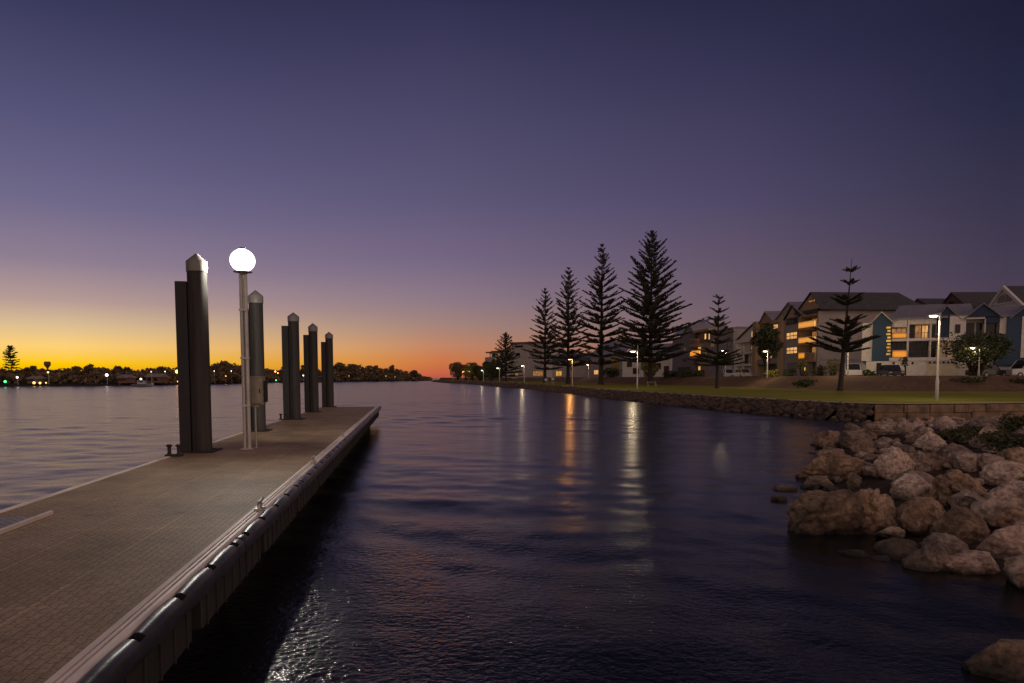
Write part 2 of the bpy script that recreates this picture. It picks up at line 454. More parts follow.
# ------------------------------------------------------------------ world and light
def build_world():
    w = bpy.data.worlds.new('World'); S.world = w; w.use_nodes = True
    t = w.node_tree; bg = t.nodes['Background']; out = t.nodes['World Output']
    SUN = R(-36)                                    # azimuth of the afterglow, from +Y towards +X
    tc = N(t, 'ShaderNodeTexCoord'); sp = N(t, 'ShaderNodeSeparateXYZ')
    nv = N(t, 'ShaderNodeVectorMath', operation='NORMALIZE')
    t.links.new(tc.outputs['Generated'], nv.inputs[0]); t.links.new(nv.outputs[0], sp.inputs[0])
    def mth(op, a, b=None):
        n = N(t, 'ShaderNodeMath', operation=op)
        for i, x in enumerate((a, b)):
            if x is None: continue
            if isinstance(x, (int, float)): n.inputs[i].default_value = x
            else: t.links.new(x, n.inputs[i])
        return n.outputs[0]
    X, Y, Z = sp.outputs
    hl = mth('SQRT', mth('ADD', mth('MULTIPLY', X, X), mth('MAXIMUM', mth('MULTIPLY', Y, Y), 1e-6)))
    dt = mth('DIVIDE', mth('ADD', mth('MULTIPLY', X, math.sin(SUN)), mth('MULTIPLY', Y, math.cos(SUN))), hl)
    ang = mth('MULTIPLY', mth('ARCCOSINE', mth('MINIMUM', mth('MAXIMUM', dt, -1.), 1.)), 180 / math.pi)
    fac = mth('MULTIPLY', mth('MAXIMUM', Z, 0.), 2.0)
    def ramp(u, stops, zen):
        rp = N(t, 'ShaderNodeValToRGB'); e = rp.color_ramp.elements
        pts = []
        for v, c in stops:
            d = ray(u, v).normalized() if u is not None else None
            pts.append((max(0, d.z) * 2 if d else v, lin(c)))
        pts.append((.999, lin(zen)))
        pts.sort(key=lambda q: q[0])
        e[0].position, e[0].color = pts[0][0], (*pts[0][1], 1)
        e[1].position, e[1].color = pts[-1][0], (*pts[-1][1], 1)
        for p, c in pts[1:-1]:
            x = e.new(p); x.color = (*c, 1)
        t.links.new(fac, rp.inputs[0])
        return rp.outputs[0]
    A = ramp(70, [(377, (240, 165, 0)), (363, (255, 202, 3)), (346, (253, 208, 119)), (326, (220, 190, 146)), (301, (182, 155, 149)),
                  (261, (143, 126, 145)), (201, (111, 104, 137)), (121, (86, 84, 121)), (5, (57, 57, 91))], (32, 32, 56))
    B = ramp(440, [(377, (188, 88, 68)), (373, (198, 100, 70)), (361, (204, 119, 71)), (346, (193, 133, 101)), (326, (165, 132, 122)), (301, (142, 121, 133)),
                   (261, (118, 103, 131)), (201, (94, 87, 119)), (101, (72, 68, 101)), (5, (51, 50, 82))], (32, 32, 56))
    Cc = ramp(735, [(376, (128, 92, 88)), (350, (122, 95, 98)), (311, (110, 92, 104)), (201, (79, 72, 102)), (61, (51, 50, 80))], (32, 32, 56))
    D = ramp(1000, [(376, (90, 70, 78)), (330, (80, 66, 80)), (271, (69, 60, 80)), (201, (56, 52, 75)), (101, (39, 40, 66)), (5, (31, 31, 55))], (32, 32, 56))
    G = ramp(None, [(0., (242, 200, 178)), (.25, (248, 206, 186)), (.6, (232, 198, 186)), (.8, (222, 190, 180))], (160, 140, 140))  # unseen sky behind the camera, brightened beyond dusk as fill light
    def mix(f0, f1, a, b):
        mr = N(t, 'ShaderNodeMapRange'); mr.inputs[1].default_value, mr.inputs[2].default_value = f0, f1
        t.links.new(ang, mr.inputs[0])
        mx = N(t, 'ShaderNodeMix', data_type='RGBA')
        t.links.new(mr.outputs[0], mx.inputs[0]); t.links.new(a, mx.inputs[6]); t.links.new(b, mx.inputs[7])
        return mx.outputs[2]
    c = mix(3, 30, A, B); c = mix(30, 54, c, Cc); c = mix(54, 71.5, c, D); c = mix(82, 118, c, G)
    sky = N(t, 'ShaderNodeTexSky', sky_type='NISHITA', sun_disc=False)
    sky.sun_elevation, sky.sun_rotation = R(-2.5), SUN
    sc = N(t, 'ShaderNodeVectorMath', operation='SCALE'); sc.inputs['Scale'].default_value = .004
    t.links.new(sky.outputs[0], sc.inputs[0])
    ad = N(t, 'ShaderNodeVectorMath', operation='ADD')
    t.links.new(c, ad.inputs[0]); t.links.new(sc.outputs[0], ad.inputs[1])
    t.links.new(ad.outputs[0], bg.inputs[0]); bg.inputs[1].default_value = 1.0
    sun = bpy.data.lights.new('sun', 'SUN'); sun.energy = .03; sun.angle = R(40); sun.color = (1, .62, .4)
    so = link('sun', sun)
    d = Vector((math.sin(SUN) * math.cos(R(3)), math.cos(SUN) * math.cos(R(3)), math.sin(R(3))))
    so.rotation_euler = d.to_track_quat('Z', 'Y').to_euler()
build_world()

# ------------------------------------------------------------------ water, river banks
def water_sheet():
    """one sheet of real low waves: rings that widen with distance, long-wave chop fading to flat far out"""
    import numpy as np
    rr = [0.0]; r = .9
    while r < 420: rr.append(r); r *= 1.0062
    while r < 14000: rr.append(r); r *= 1.12
    rr = np.array(rr)
    fine = np.linspace(R(-52), R(52), 560)
    coarse = np.linspace(R(52), R(308), 66)[1:-1]
    th = np.concatenate([fine, coarse])
    Rg, Tg = np.meshgrid(rr, th, indexing='ij')
    x = Rg * np.sin(Tg); y = Rg * np.cos(Tg)
    rg = np.random.RandomState(4)
    z = np.zeros_like(x)
    for k in range(46):
        lam = .42 * (4.2 / .42) ** rg.rand()
        a = lam * .0019
        d = rg.normal(0, .75) + R(10)
        kx, ky = math.sin(d) * 2 * math.pi / lam, math.cos(d) * 2 * math.pi / lam
        fade = np.clip((lam * 62 - Rg) / (lam * 40), 0, 1)
        z += a * fade * np.sin(kx * x + ky * y + rg.rand() * 6.28)
    # patches of ruffled and smoother water
    gust = .62 + .38 * np.sin(x * .11 + 1.7 * np.sin(y * .05)) * np.sin(y * .19 + 1.3 * np.sin(x * .06))
    z *= gust
    nr, nth = x.shape
    co_ = np.stack([x, y, z], -1).reshape(-1, 3).astype(np.float32)
    i, j = np.meshgrid(np.arange(nr - 1), np.arange(nth), indexing='ij')
    j2 = (j + 1) % nth
    q = np.stack([i * nth + j, (i + 1) * nth + j, (i + 1) * nth + j2, i * nth + j2], -1).reshape(-1, 4)[:, ::-1].astype(np.int32)
    me = bpy.data.meshes.new('water')
    me.vertices.add(len(co_)); me.vertices.foreach_set('co', co_.ravel())
    me.loops.add(q.size); me.loops.foreach_set('vertex_index', q.ravel())
    me.polygons.add(len(q)); me.polygons.foreach_set('loop_start', np.arange(0, q.size, 4, dtype=np.int32))
    me.polygons.foreach_set('use_smooth', np.ones(len(q), dtype=bool))
    me.materials.append(MAT['water'])
    me.update(calc_edges=True)
    o = link('water', me)
    if me.polygons[len(q) // 2].normal.z < 0: me.flip_normals()
    return struct(o)
water_sheet()

SH = [(200, 60), (90, 47), (45, 42), (29, 39.5), (20.5, 38.6), (17.6, 47), (15.6, 58), (13, 75), (6.6, 137), (-2, 185), (-16, 273), (-30, 330), (-44, 410), (-50, 440)]
BB = [(220, 100), (110, 75), (62, 67), (50, 66), (37, 68), (33.5, 78), (33, 92), (32, 110), (27, 145), (20, 185), (5, 270), (-12, 330), (-34, 410), (-47, 440)]
BT = [(222, 106), (112, 81), (64, 73), (51, 72), (41, 74), (38.2, 82), (37.5, 94), (36.5, 112), (31.5, 148), (25, 188), (10, 273), (-7, 333), (-30, 411), (-46, 442)]
ST = [(520, 140), (460, 180), (420, 240), (400, 300), (380, 350), (350, 400), (330, 430), (300, 460), (260, 480), (220, 500), (160, 520), (100, 530), (40, 540), (0, 560)]

def smooth_line(pts, k=4):
    out = []
    for i in range(len(pts) - 1):
        p0, p1, p2, p3 = (Vector(pts[max(0, min(len(pts) - 1, j))]) for j in (i - 1, i, i + 1, i + 2))
        for q in range(k):
            s = q / k
            out.append(.5 * (2 * p1 + (p2 - p0) * s + (2 * p0 - 5 * p1 + 4 * p2 - p3) * s * s + (3 * p1 - p0 - 3 * p2 + p3) * s ** 3))
    out.append(Vector(pts[-1]))
    return out
SHs, BBs, BTs, STs = map(smooth_line, (SH, BB, BT, ST))
def inland(d):
    out = []
    for i, p in enumerate(SHs):
        q = (BBs[i] - p)
        out.append(p + q.normalized() * min(d, q.length * .6))
    return out
PIs = inland(2.2)
def ribbon(name, a, za, b, zb, mat, sub=1, bumpf=None):
    mb = MB(); n = len(a); vs = []
    for i in range(n):
        for j in range(sub + 1):
            s = j / sub
            p = a[i].lerp(b[i], s)
            z = za + (zb - za) * (s if bumpf is None else bumpf(s))
            if 0 < s < 1 and sub > 2: z += (noise.noise(Vector((p.x * .25, p.y * .25, 3.3)))) * .22 * (bumpf is not None)
            vs.append((p.x, p.y, z))
    w = sub + 1
    mb.add(vs, [(i * w + j, i * w + j + 1, (i + 1) * w + j + 1, (i + 1) * w + j) for i in range(n - 1) for j in range(sub)])
    o = mb.build(name, mat, smooth=True)
    if o.data.polygons[0].normal.z < 0: o.data.flip_normals()
    return struct(o)
ribbon('path', SHs, .95, PIs, .95, MAT['path'])
ribbon('lawn', PIs, .954, BBs, 1.10, MAT['lawn'])
ribbon('bank', BBs, 1.10, BTs, 2.66, MAT['bank'], 6, lambda s: s * s * (3 - 2 * s))
VGs = [p + (p - q).normalized() * 1.6 for p, q in zip(BTs, BBs)]
ribbon('verge', BTs, 2.66, VGs, 2.40, MAT['bank'])
ribbon('street', VGs, 2.40, STs, 2.40, MAT['street'])

# --- rubble seawall below the path: one wall, its stones modelled in the mesh
def blob(seed, sub, amp=.3, sq=(1, 1, 1), rough=.12):
    bm = bmesh.new(); bmesh.ops.create_icosphere(bm, subdivisions=sub, radius=1)
    o = Vector((seed * 13.7, seed * 7.1, seed * 3.3))
    vs = []
    for v in bm.verts:
        p = v.co
        d = 1 + amp * noise.noise(p * .9 + o) + amp * .5 * noise.noise(p * 2.1 + o) + rough * noise.noise(p * 5 + o)
        q = p * d
        vs.append(Vector((q.x * sq[0], q.y * sq[1], q.z * sq[2])))
    fs = [tuple(v.index for v in f.verts) for f in bm.faces]
    bm.free()
    return vs, fs
protos = [blob(i + 50, 2, .5, (1, .85, .72)) for i in range(6)]
rnd = random.Random(3)
wm = MB()
wl = SHs[16:]
for i in range(len(wl) - 1):
    a, b = wl[i], wl[i + 1]
    tn = (b - a).normalized(); nn = Vector((-tn.y, tn.x)) * 1
    if nn.x > 0: nn = -nn
    a2, b2 = a + nn * 1.7, b + nn * 1.7
    wm.add([(a.x, a.y, .90), (b.x, b.y, .90), (b2.x, b2.y, -.3), (a2.x, a2.y, -.3)], [(0, 1, 2, 3)])
    ln = (b - a).length
    dist = a.length
    sz = .26 if dist < 90 else (.38 if dist < 150 else .7)
    cnt = int(ln * 1.9 / (sz * sz) * .55)
    for k in range(cnt):
        s, w = rnd.random(), rnd.random()
        p = a.lerp(b, s) + nn * (w * 1.75 - .05)
        z = .86 - w * 1.0
        r = sz * rnd.uniform(.6, 1.15)
        vs, fs = protos[rnd.randrange(6)]
        rot = Matrix.Rotation(rnd.random() * 6.28, 3, 'Z') @ Matrix.Rotation(rnd.uniform(-.6, .6), 3, 'X')
        wm.add([rot @ v * r + Vector((p.x, p.y, z)) for v in vs], fs)
tag(wm.build('rubble_seawall', MAT['wallrock'], smooth=40, recalc=False), 'long low rubble seawall running under the concrete path along the water', 'seawall')

# limestone block wall continuing to the right behind the boulders
lb = MB(); rnd = random.Random(5)
wl = SHs[8:17]
for i in range(len(wl) - 1):
    a, b = wl[i + 1], wl[i]
    tn = (b - a).normalized(); nn = Vector((tn.y, -tn.x))
    L = (b - a).length; x = 0
    while x < L - .05:
        w = min(rnd.uniform(.9, 1.5), L - x)
        for z0, z1 in ((.0, .46), (.475, .90)):
            c = a + tn * (x + w / 2) - nn * (.2 + rnd.uniform(-.05, .05))
            lb.obox((c.x, c.y, (z0 + z1) / 2), (tn.x * (w / 2 - .012), tn.y * (w / 2 - .012), 0), (nn.x * .26, nn.y * .26, 0), (0, 0, (z1 - z0) / 2))
        x += w
MAT['block'] = M('limestone_block', (.34, .215, .12), .9, var=.6, scale=1.3, bump=.6, bscale=8, col2=(.09, .06, .04))
tag(lb.build('block_wall', MAT['block'], bevel=.015, seg=1), 'limestone block retaining wall behind the boulders at right', 'wall')

# ------------------------------------------------------------------ rocky point
RW = [(4.2, -6), (4.6, 2), (4.3, 5.4), (5.1, 7.3), (4.7, 9.4), (4.6, 10.6), (6.0, 12.3), (6.3, 15), (8.4, 19.3), (10.2, 23), (12.0, 27), (15.0, 31.5), (18., 35), (20.4, 37.6)]
def pl_dist(x, y, pts=RW):
    best = 1e9; sgn = 1
    p = Vector((x, y))
    for i in range(len(pts) - 1):
        a, b = Vector(pts[i]), Vector(pts[i + 1])
        ab = b - a
        s = max(0, min(1, (p - a).dot(ab) / ab.dot(ab)))
        d = (p - a - ab * s)
        if d.length < best:
            best = d.length
            sgn = 1 if (ab.x * (p - a).y - ab.y * (p - a).x) < 0 else -1
    return best * sgn
def rz(x, y):
    d = pl_dist(x, y)
    if d < .6: return max(-.6, (d - .6) * .45)
    return max(.0, min(.80 * (1 - math.exp(-.30 * (d - .6))), 2.36 - 46 * y / F))
gm = MB(); xs = [2 + i * .4 for i in range(60)] + [26 + i * 1.2 for i in range(30)]; ys = [-8 + j * .5 for j in range(96)]
vs = []
for y in ys:
    for x in xs:
        yy = min(y, 38.0 + max(0, (x - 20.5) * .14))
        vs.append((x, yy, rz(x, yy) - .05 + .10 * noise.noise(Vector((x * 1.1, yy * 1.1, 0)))))
w = len(xs)
gm.add(vs, [(j * w + i, j * w + i + 1, (j + 1) * w + i + 1, (j + 1) * w + i) for j in range(len(ys) - 1) for i in range(w - 1)])
o = gm.build('rocky_shore', MAT['shore'], smooth=True, recalc=False)
struct(o)

def ground_hit(u, v, fn=rz, y0=3.5, y1=60):
    d = ray(u, v); Y = y0
    while Y < y1:
        p = CAM + d * (Y / d.y)
        if p.z <= max(fn(p.x, p.y), 0): return p
        Y += .05
    return p

def rock_mesh(seed, sq, sub=5, amp=.34, strat=.0, pits=.05, knob=.7):
    bm = bmesh.new(); bmesh.ops.create_icosphere(bm, subdivisions=sub, radius=1)
    o = Vector((seed * 3.17, seed * 5.71, seed * 1.93))
    # a few cleavage planes give the boulder broad facets
    r = random.Random(seed)
    planes = [(Vector((r.uniform(-1, 1), r.uniform(-1, 1), r.uniform(-.4, 1))).normalized(), r.uniform(.60, .92)) for _ in range(12)]
    for v in bm.verts:
        p = v.co.copy()
        q = p * (1.06 + amp * noise.noise(p * .8 + o) + amp * .4 * noise.noise(p * 1.9 + o))
        for n, dd in planes:
            e = q.dot(n) - dd
            if e > 0: q -= n * e * .92
        q *= 1 + .085 * noise.noise(p * 3.6 + o) - .10 * max(0, .22 - abs(noise.noise(p * 1.7 + o * 1.3))) / .22 * knob + pits * noise.turbulence(p * 6.5 + o, 4, False) - pits * .9
        q *= 1 + .03 * noise.noise(p * 13 + o) + .016 * noise.noise(p * 27 + o)
        if strat: q += Vector((0, 0, 1)) * 0 + p * strat * math.sin((q.z * 11 + 2.2 * noise.noise(p * 1.5 + o)))
        v.co = Vector((q.x * sq[0], q.y * sq[1], q.z * sq[2]))
    zmin = min(v.co.z for v in bm.verts); zmax = max(v.co.z for v in bm.verts)
    me = bpy.data.meshes.new('boulder'); bm.to_mesh(me); bm.free()
    me.polygons.foreach_set('use_smooth', [True] * len(me.polygons))
    return me

# (u0,v0,u1,v1) in the photo -> a boulder standing where that view ray meets the bank
BIG = [
 ((789, 451, 874, 485), 'rockb', 'wide brown boulder at the water edge on the left end of the rock pile', 0, (.10, .9), -.05),
 ((782, 484, 862, 544), 'rockb', 'knobbly dark brown boulder jutting furthest left into the calm water', 1, (.05, .9), .15),
 ((838, 488, 897, 541), 'rockb', 'rough brown rock joined to the right flank of the knobbly waterside boulder', 2, (.05, .9), 0),
 ((889, 474, 933, 503), 'rockp', 'rounded pale boulder with a grey patch in the middle of the pile', 3, (.04, .9), 0),
 ((897, 500, 950, 536), 'rockb', 'tilted brown boulder below the rounded pale boulder', 4, (.05, .9), .25),
 ((931, 510, 987, 548), 'rockb', 'dark round topped boulder above the two pale rocks at the waterline', 5, (.04, 1.), 0),
 ((899, 543, 958, 579), 'rock', 'egg shaped tan boulder lying at the waterline in the foreground', 6, (.05, .9), -.3),
 ((932, 548, 1002, 582), 'rock', 'pointed ridged tan rock lying beside the egg shaped boulder', 7, (.06, .8), .15),
 ((978, 527, 1040, 562), 'rock', 'pinkish slab of rock leaning inland above the pointed ridged rock', 8, (.05, 1.), -.2),
 ((1000, 551, 1060, 599), 'rock', 'big smooth tan boulder cut by the right edge of the frame', 9, (.04, 1.), 0),
 ((968, 484, 1062, 526), 'rockp', 'long pale layered boulder lying high at the right edge', 10, (.06, 1.), -.12),
 ((958, 641, 1075, 690), 'rockb', 'lone dark boulder rising from the water at the bottom right corner', 11, (.05, 1.), 0),
 ((978, 461, 1042, 488), 'rockp', 'pale flat topped slab above the long layered boulder', 12, (.04, 1.), -.1),
 ((949, 453, 982, 472), 'rockp', 'small pale pointed boulder left of the flat topped slab', 13, (.04, 1.), 0),
 ((876, 447, 910, 481), 'rock', 'upright pinkish brown boulder right of the wide waterside boulder', 14, (.04, .9), 0),
 ((901, 452, 936, 475), 'rockp', 'pale grey pink boulder behind the rounded pale boulder', 15, (.04, .9), 0),
 ((928, 470, 990, 509), 'rockb', 'broad dark pitted boulder right of the rounded pale boulder', 16, (.07, .9), .1),
 ((808, 431, 846, 451), 'rockb', 'dark low rock at the far tip of the rocky point', 17, (.06, 1.), 0),
 ((838, 430, 874, 449), 'rock', 'low brown rock beside the far tip of the rocky point', 18, (.06, 1.), 0),
 ((968, 409, 993, 420), 'rockp', 'pale rock on top of the pile just below the block wall', 19, (.04, 1.), 0),
 ((912, 434, 945, 450), 'rockp', 'pale rounded rock on the upper slope near the green scrub', 20, (.04, 1.), 0),
 ((958, 432, 985, 444), 'rock', 'grey tan rock beside the patch of green scrub', 21, (.04, 1.), 0),
 ((862, 421, 905, 437), 'rock', 'broad tan rock at the back of the pile near the seawall', 22, (.05, 1.), 0),
 ((990, 506, 1045, 533), 'rockb', 'shadowed brown rock wedged under the long pale layered boulder', 23, (.04, 1.), 0),
]
big_xy = []
for (u0, v0, u1, v1), mt, lab, sd, (pits, dep), rot in BIG:
    uc = (u0 + u1) / 2
    p = ground_hit(uc, v1 - (v1 - v0) * .12)
    wid = (u1 - u0) * p.y / F; hei = (v1 - v0) * p.y / F
    strat = .02 if 'layer' in lab or 'ridged' in lab else .006
    me = rock_mesh(sd + 11, (wid / 2 * 1.06, wid / 2 * .78 * dep, hei / 2 * 1.22), 5 if wid > .5 else 4, .32, strat, pits, 2.2 if 'knob' in lab or 'rough' in lab or 'pitted' in lab else .45)
    me.materials.append(MAT[mt])
    y = p.y + wid * .30
    z = P(uc, (v0 + v1) / 2, y).z
    o = link('boulder', me, None, (P(uc, v1, y).x, y, z), 0)
    o.rotation_euler = (0, -rot * .0 + rot, random.Random(sd).uniform(-.3, .3))
    tag(o, lab, 'boulder', 'boulders of the rocky point')
    big_xy.append((o.location.x, o.location.y, wid / 2))

SMALL = []
for k in range(10):
    me = rock_mesh(100 + k, (1, random.Random(k).uniform(.7, .95), random.Random(k + 50).uniform(.55, .78)), 4, .42, .012, .06, .6)
    SMALL.append(me)
for me in SMALL: me.materials.append(MAT['rock'])
SM2 = []
for me in SMALL:
    m2 = me.copy(); m2.materials.clear(); m2.materials.append(MAT['rockb']); SM2.append(m2)
rnd = random.Random(21); placed = []
tries = 0
def in_view(x, y):
    u = 512 + F * x / max(y, .1)
    return y > 2 and u < 1052
while len(placed) < 290 and tries < 60000:
    tries += 1
    y = 4 + 34 * rnd.random() ** 1.05; x = rnd.uniform(4, 29)
    d = pl_dist(x, y)
    if d < -.25 or d > 9 or not in_view(x, y) or y > 37.3 + max(0, (x - 20.5) * .13): continue
    r = (rnd.uniform(.10, .22) if rnd.random() < .6 else rnd.uniform(.22, .46)) * (1 + .008 * min(y, 24))
    if y > 25: r *= .82
    if d < r * .55 and y > 12: continue
    if y < 12: r *= .8
    if any((x - bx) ** 2 + (y - by) ** 2 < (br * .62 + r * .25) ** 2 for bx, by, br in big_xy): continue
    if any((x - bx) ** 2 + (y - by) ** 2 < ((br + r) * .56) ** 2 for bx, by, br in placed): continue
    # keep the smaller stones from hiding the large ones they stand in front of
    u, top = 512 + F * x / y, 0
    if y < 8.2: continue
    placed.append((x, y, r))
    shore = d < .7
    me = (SM2 if shore else SMALL)[rnd.randrange(10)] if rnd.random() > .2 else SM2[rnd.randrange(10)]
    NROCK = len(placed); o = link('rock', me, None, (x, y, max(rz(x, y), -.1) + r * .22), 0)
    o.scale = (r * rnd.uniform(.95, 1.35), r, r * rnd.uniform(.75, 1.1))
    o.rotation_euler = (rnd.uniform(-.5, .5), rnd.uniform(-.5, .5), rnd.uniform(0, 6.28))
    if shore:
        tag(o, 'small wet brown rock at the waterline among the large boulders', 'rock', 'small wet rocks along the waterline')
    else:
        tag(o, 'small weathered limestone rock filling gaps between the large boulders', 'rock', 'small dry rocks filling the pile')
print('ROCKS', len(placed), tries)
# reefs just awash
for (u, v, wpx, lab) in ((783, 489, 30, 'low dark reef rock awash left of the knobbly boulder, the larger one'), (778, 499, 18, 'low dark reef rock awash left of the knobbly boulder, the smaller one')):
    p = on_z(u, v, 0); w = wpx * p.y / F / 2
    me = rock_mesh(int(u), (w, w * .6, .12), 4, .45, 0, .05); me.materials.append(MAT['rockb'])
    tag(link('reef_rock', me, None, (p.x, p.y, -.02)), lab, 'rock', 'reef rocks awash')

# ------------------------------------------------------------------ foliage
def leaves(mb, c, rad, n, size, rng, flat=1., mi=0, hollow=.35):
    for _ in range(n):
        while True:
            d = Vector((rng.uniform(-1, 1), rng.uniform(-1, 1), rng.uniform(-1, 1)))
            if 1e-3 < d.length < 1: break
        d = d.normalized() * (hollow + (1 - hollow) * d.length)
        p = Vector(c) + Vector((d.x * rad[0], d.y * rad[1], d.z * rad[2]))
        a = Vector((rng.gauss(0, 1), rng.gauss(0, 1), rng.gauss(0, .6))).normalized()
        b = a.cross(Vector((rng.gauss(0, 1), rng.gauss(0, 1), rng.gauss(0, 1)))).normalized()
        s = size * rng.uniform(.55, 1.3)
        mb.add([p - a * s, p + b * s * .45, p + a * s, p - b * s * .45], [(0, 1, 2, 3)], mi)

def bush(name, loc, w, h, label, cat='shrub', mat='leaf', seed=1, trunk=0., n=900, size=.16, group=None, lobes=9):
    rng = random.Random(seed)
    root = thing(name, label, cat, loc, 0, group)
    mb = MB(); tb = MB()
    base = h * trunk
    for k in range(lobes):
        a = rng.random() * 6.28; rr = rng.uniform(.0, .75) * w / 2
        cz = base + (h - base) * rng.uniform(.22, .86)
        fall = 1 - .55 * max(0, (cz - base) / (h - base) - .4)
        c = (math.cos(a) * rr * fall, math.sin(a) * rr * fall, cz)
        lr = rng.uniform(.17, .34) * w
        leaves(mb, c, (lr, lr, min(lr * .8, (h - base) * .3)), n // lobes, size, rng)
        tb.tube([(0, 0, 0), (c[0] * .25, c[1] * .25, max(base, .15) * 1.0), (c[0] * .9, c[1] * .9, cz)], [w * .03 + .02, w * .02 + .015, .012], 6)
    mb.build('crown' if trunk else 'foliage', MAT[mat], root, recalc=False)
    tb.build('trunk' if trunk else 'stem', MAT['bark'], root)
    return root

def norfolk_pine(loc, H, tiers, label, seed, lean=(0, 0), fat=.085, step=.30, group=None, name='norfolk_pine', droop=1., blk=1.):
    """tiers: list of (height fraction, radius, lift angle deg, number of branches)"""
    rng = random.Random(seed)
    root = thing(name, label, 'pine tree', loc, 0, group)
    L = Vector((lean[0], lean[1], 0))
    def ax(z): return L * (z / H) + Vector((0, 0, z))
    tb = MB()
    r0 = .016 * H + .04
    tb.tube([ax(H * s) for s in (0, .03, .12, .3, .5, .7, .88, 1.)], [r0 * 1.35, r0, r0 * .88, r0 * .74, r0 * .55, r0 * .34, r0 * .15, .02], 10)
    cb = MB()
    def spindle(p, d, ln, w):
        d = d.normalized()
        a = d.cross(Vector((0, 0, 1)))
        a = a.normalized() if a.length > 1e-3 else Vector((1, 0, 0))
        b = d.cross(a)
        m = p + d * ln * .45
        cb.add([p, m + a * w, m - a * w * .5 + b * w * .85, m - a * w * .5 - b * w * .85, p + d * ln],
               [(0, 1, 2), (0, 2, 3), (0, 3, 1), (4, 2, 1), (4, 3, 2), (4, 1, 3)])
    for (zf, rad, lift, nb) in tiers:
        a0 = rng.random() * 6.28; ph = rng.random() * 6.28
        for k in range(nb):
            a = a0 + 2 * math.pi * k / nb + rng.uniform(-.22, .22)
            ln = rad * rng.uniform(.78, 1.08) * (1 + .13 * math.sin(a + ph))
            if len(tiers) > 14 and rng.random() < .12: ln *= .55
            el = R(lift + rng.uniform(-6, 6))
            o = ax(zf * H + rng.uniform(-.12, .12))
            h = Vector((math.cos(a), math.sin(a), 0)); side = Vector((-h.y, h.x, 0))
            pts = []
            nseg = 6
            for q in range(nseg + 1):
                s = q / nseg
                pts.append(o + h * (ln * s * math.cos(el)) + Vector((0, 0, ln * (s * math.sin(el) + droop * .16 * s * s))))
            tb.tube(pts, [.016 * ln + .014 - .012 * ln * q / nseg for q in range(nseg + 1)], 4)
            cnt = max(4, int(ln / step))
            for q in range(cnt):
                s = .14 + .86 * (q + rng.random() * .6) / cnt
                s = min(s, .995)
                i = min(int(s * nseg), nseg - 1); fr = s * nseg - i
                p = pts[i].lerp(pts[i + 1], fr)
                ax_d = (pts[i + 1] - pts[i]).normalized()
                bl = (.30 + .16 * ln * (1 - abs(s - .55) * 1.1)) * rng.uniform(.7, 1.2)
                bl = min(bl, 1.15) * blk
                for sg in (-1, 1):
                    d = ax_d * .75 + side * sg * rng.uniform(.6, 1.05) + Vector((0, 0, rng.uniform(.05, .45)))
                    spindle(p, d, bl, fat * rng.uniform(.8, 1.25))
                if rng.random() < .6:
                    spindle(p, ax_d * .6 + Vector((0, 0, 1)) * rng.uniform(.3, .9), bl * .6, fat)
            spindle(pts[-1] - (pts[-1] - pts[-2]) * .2, pts[-1] - pts[-2], .35 + .05 * ln, fat)
    tb.build('trunk', MAT['bark'], root, smooth=60, recalc=False)
    cb.build('crown', MAT['needle'], root, recalc=False)
    return root

def tiers_full(H, z0, n, rmax, rng, top=.3):
    """mature crown: broad drooping skirt, conical upper half with upswept limbs"""
    T = []
    for i in range(n):
        s = i / (n - 1)
        z = z0 + (1 - z0) * (s ** .93) * .985
        prof = min(1., 1.08 * (1 - s) ** .62) * (.94 if s < .1 else 1.)
        r = max(top, rmax * prof * rng.uniform(.84, 1.10))
        lift = -4 + 44 * s ** 1.15
        T.append((z, r, lift, 9 if s < .45 else (7 if s < .7 else 6)))
    return T

def lawn_z(x, y): return .99
g_p = 'tall mature pines standing along the lawn'
big_pines = [
 (650, 130, 231, 384.8, 'tallest and broadest mature pine on the lawn, rightmost of the tall row', 4.4, 25, .155),
 (601, 145, 245, 383.8, 'second tallest pine, an open crown left of the broadest pine', 5.0, 20, .15),
 (568, 165, 268, 383.2, 'pine of the tall row behind the orange street lamp', 4.2, 19, .16),
 (545, 185, 289, 382.6, 'thin leftmost pine of the tall row', 3.6, 18, .15),
]
for i, (u, Y, vt, vb, lab, rm, n, z0) in enumerate(big_pines):
    b = P(u, vb, Y); b.z = 1.0
    H = P(u, vt, Y).z - b.z
    rm = {0: 41, 1: 28, 2: 25, 3: 21}[i] * Y / F
    rng = random.Random(40 + i)
    norfolk_pine(b, H, tiers_full(H, z0, n, rm, rng, .35), lab, 60 + i, group=g_p, step=.31 if i < 2 else .38, fat=.135 if i < 2 else .15, droop=1.2)
b = P(506, 381, 262); b.z = 1.0
H = P(506, 333, 262).z - 1
norfolk_pine(b, H, tiers_full(H, .12, 20, 18 * 262 / F * .9, random.Random(77), .4), 'dense lower pine at the far end of the lawn before the pale flats', 78, fat=.22, step=.6)
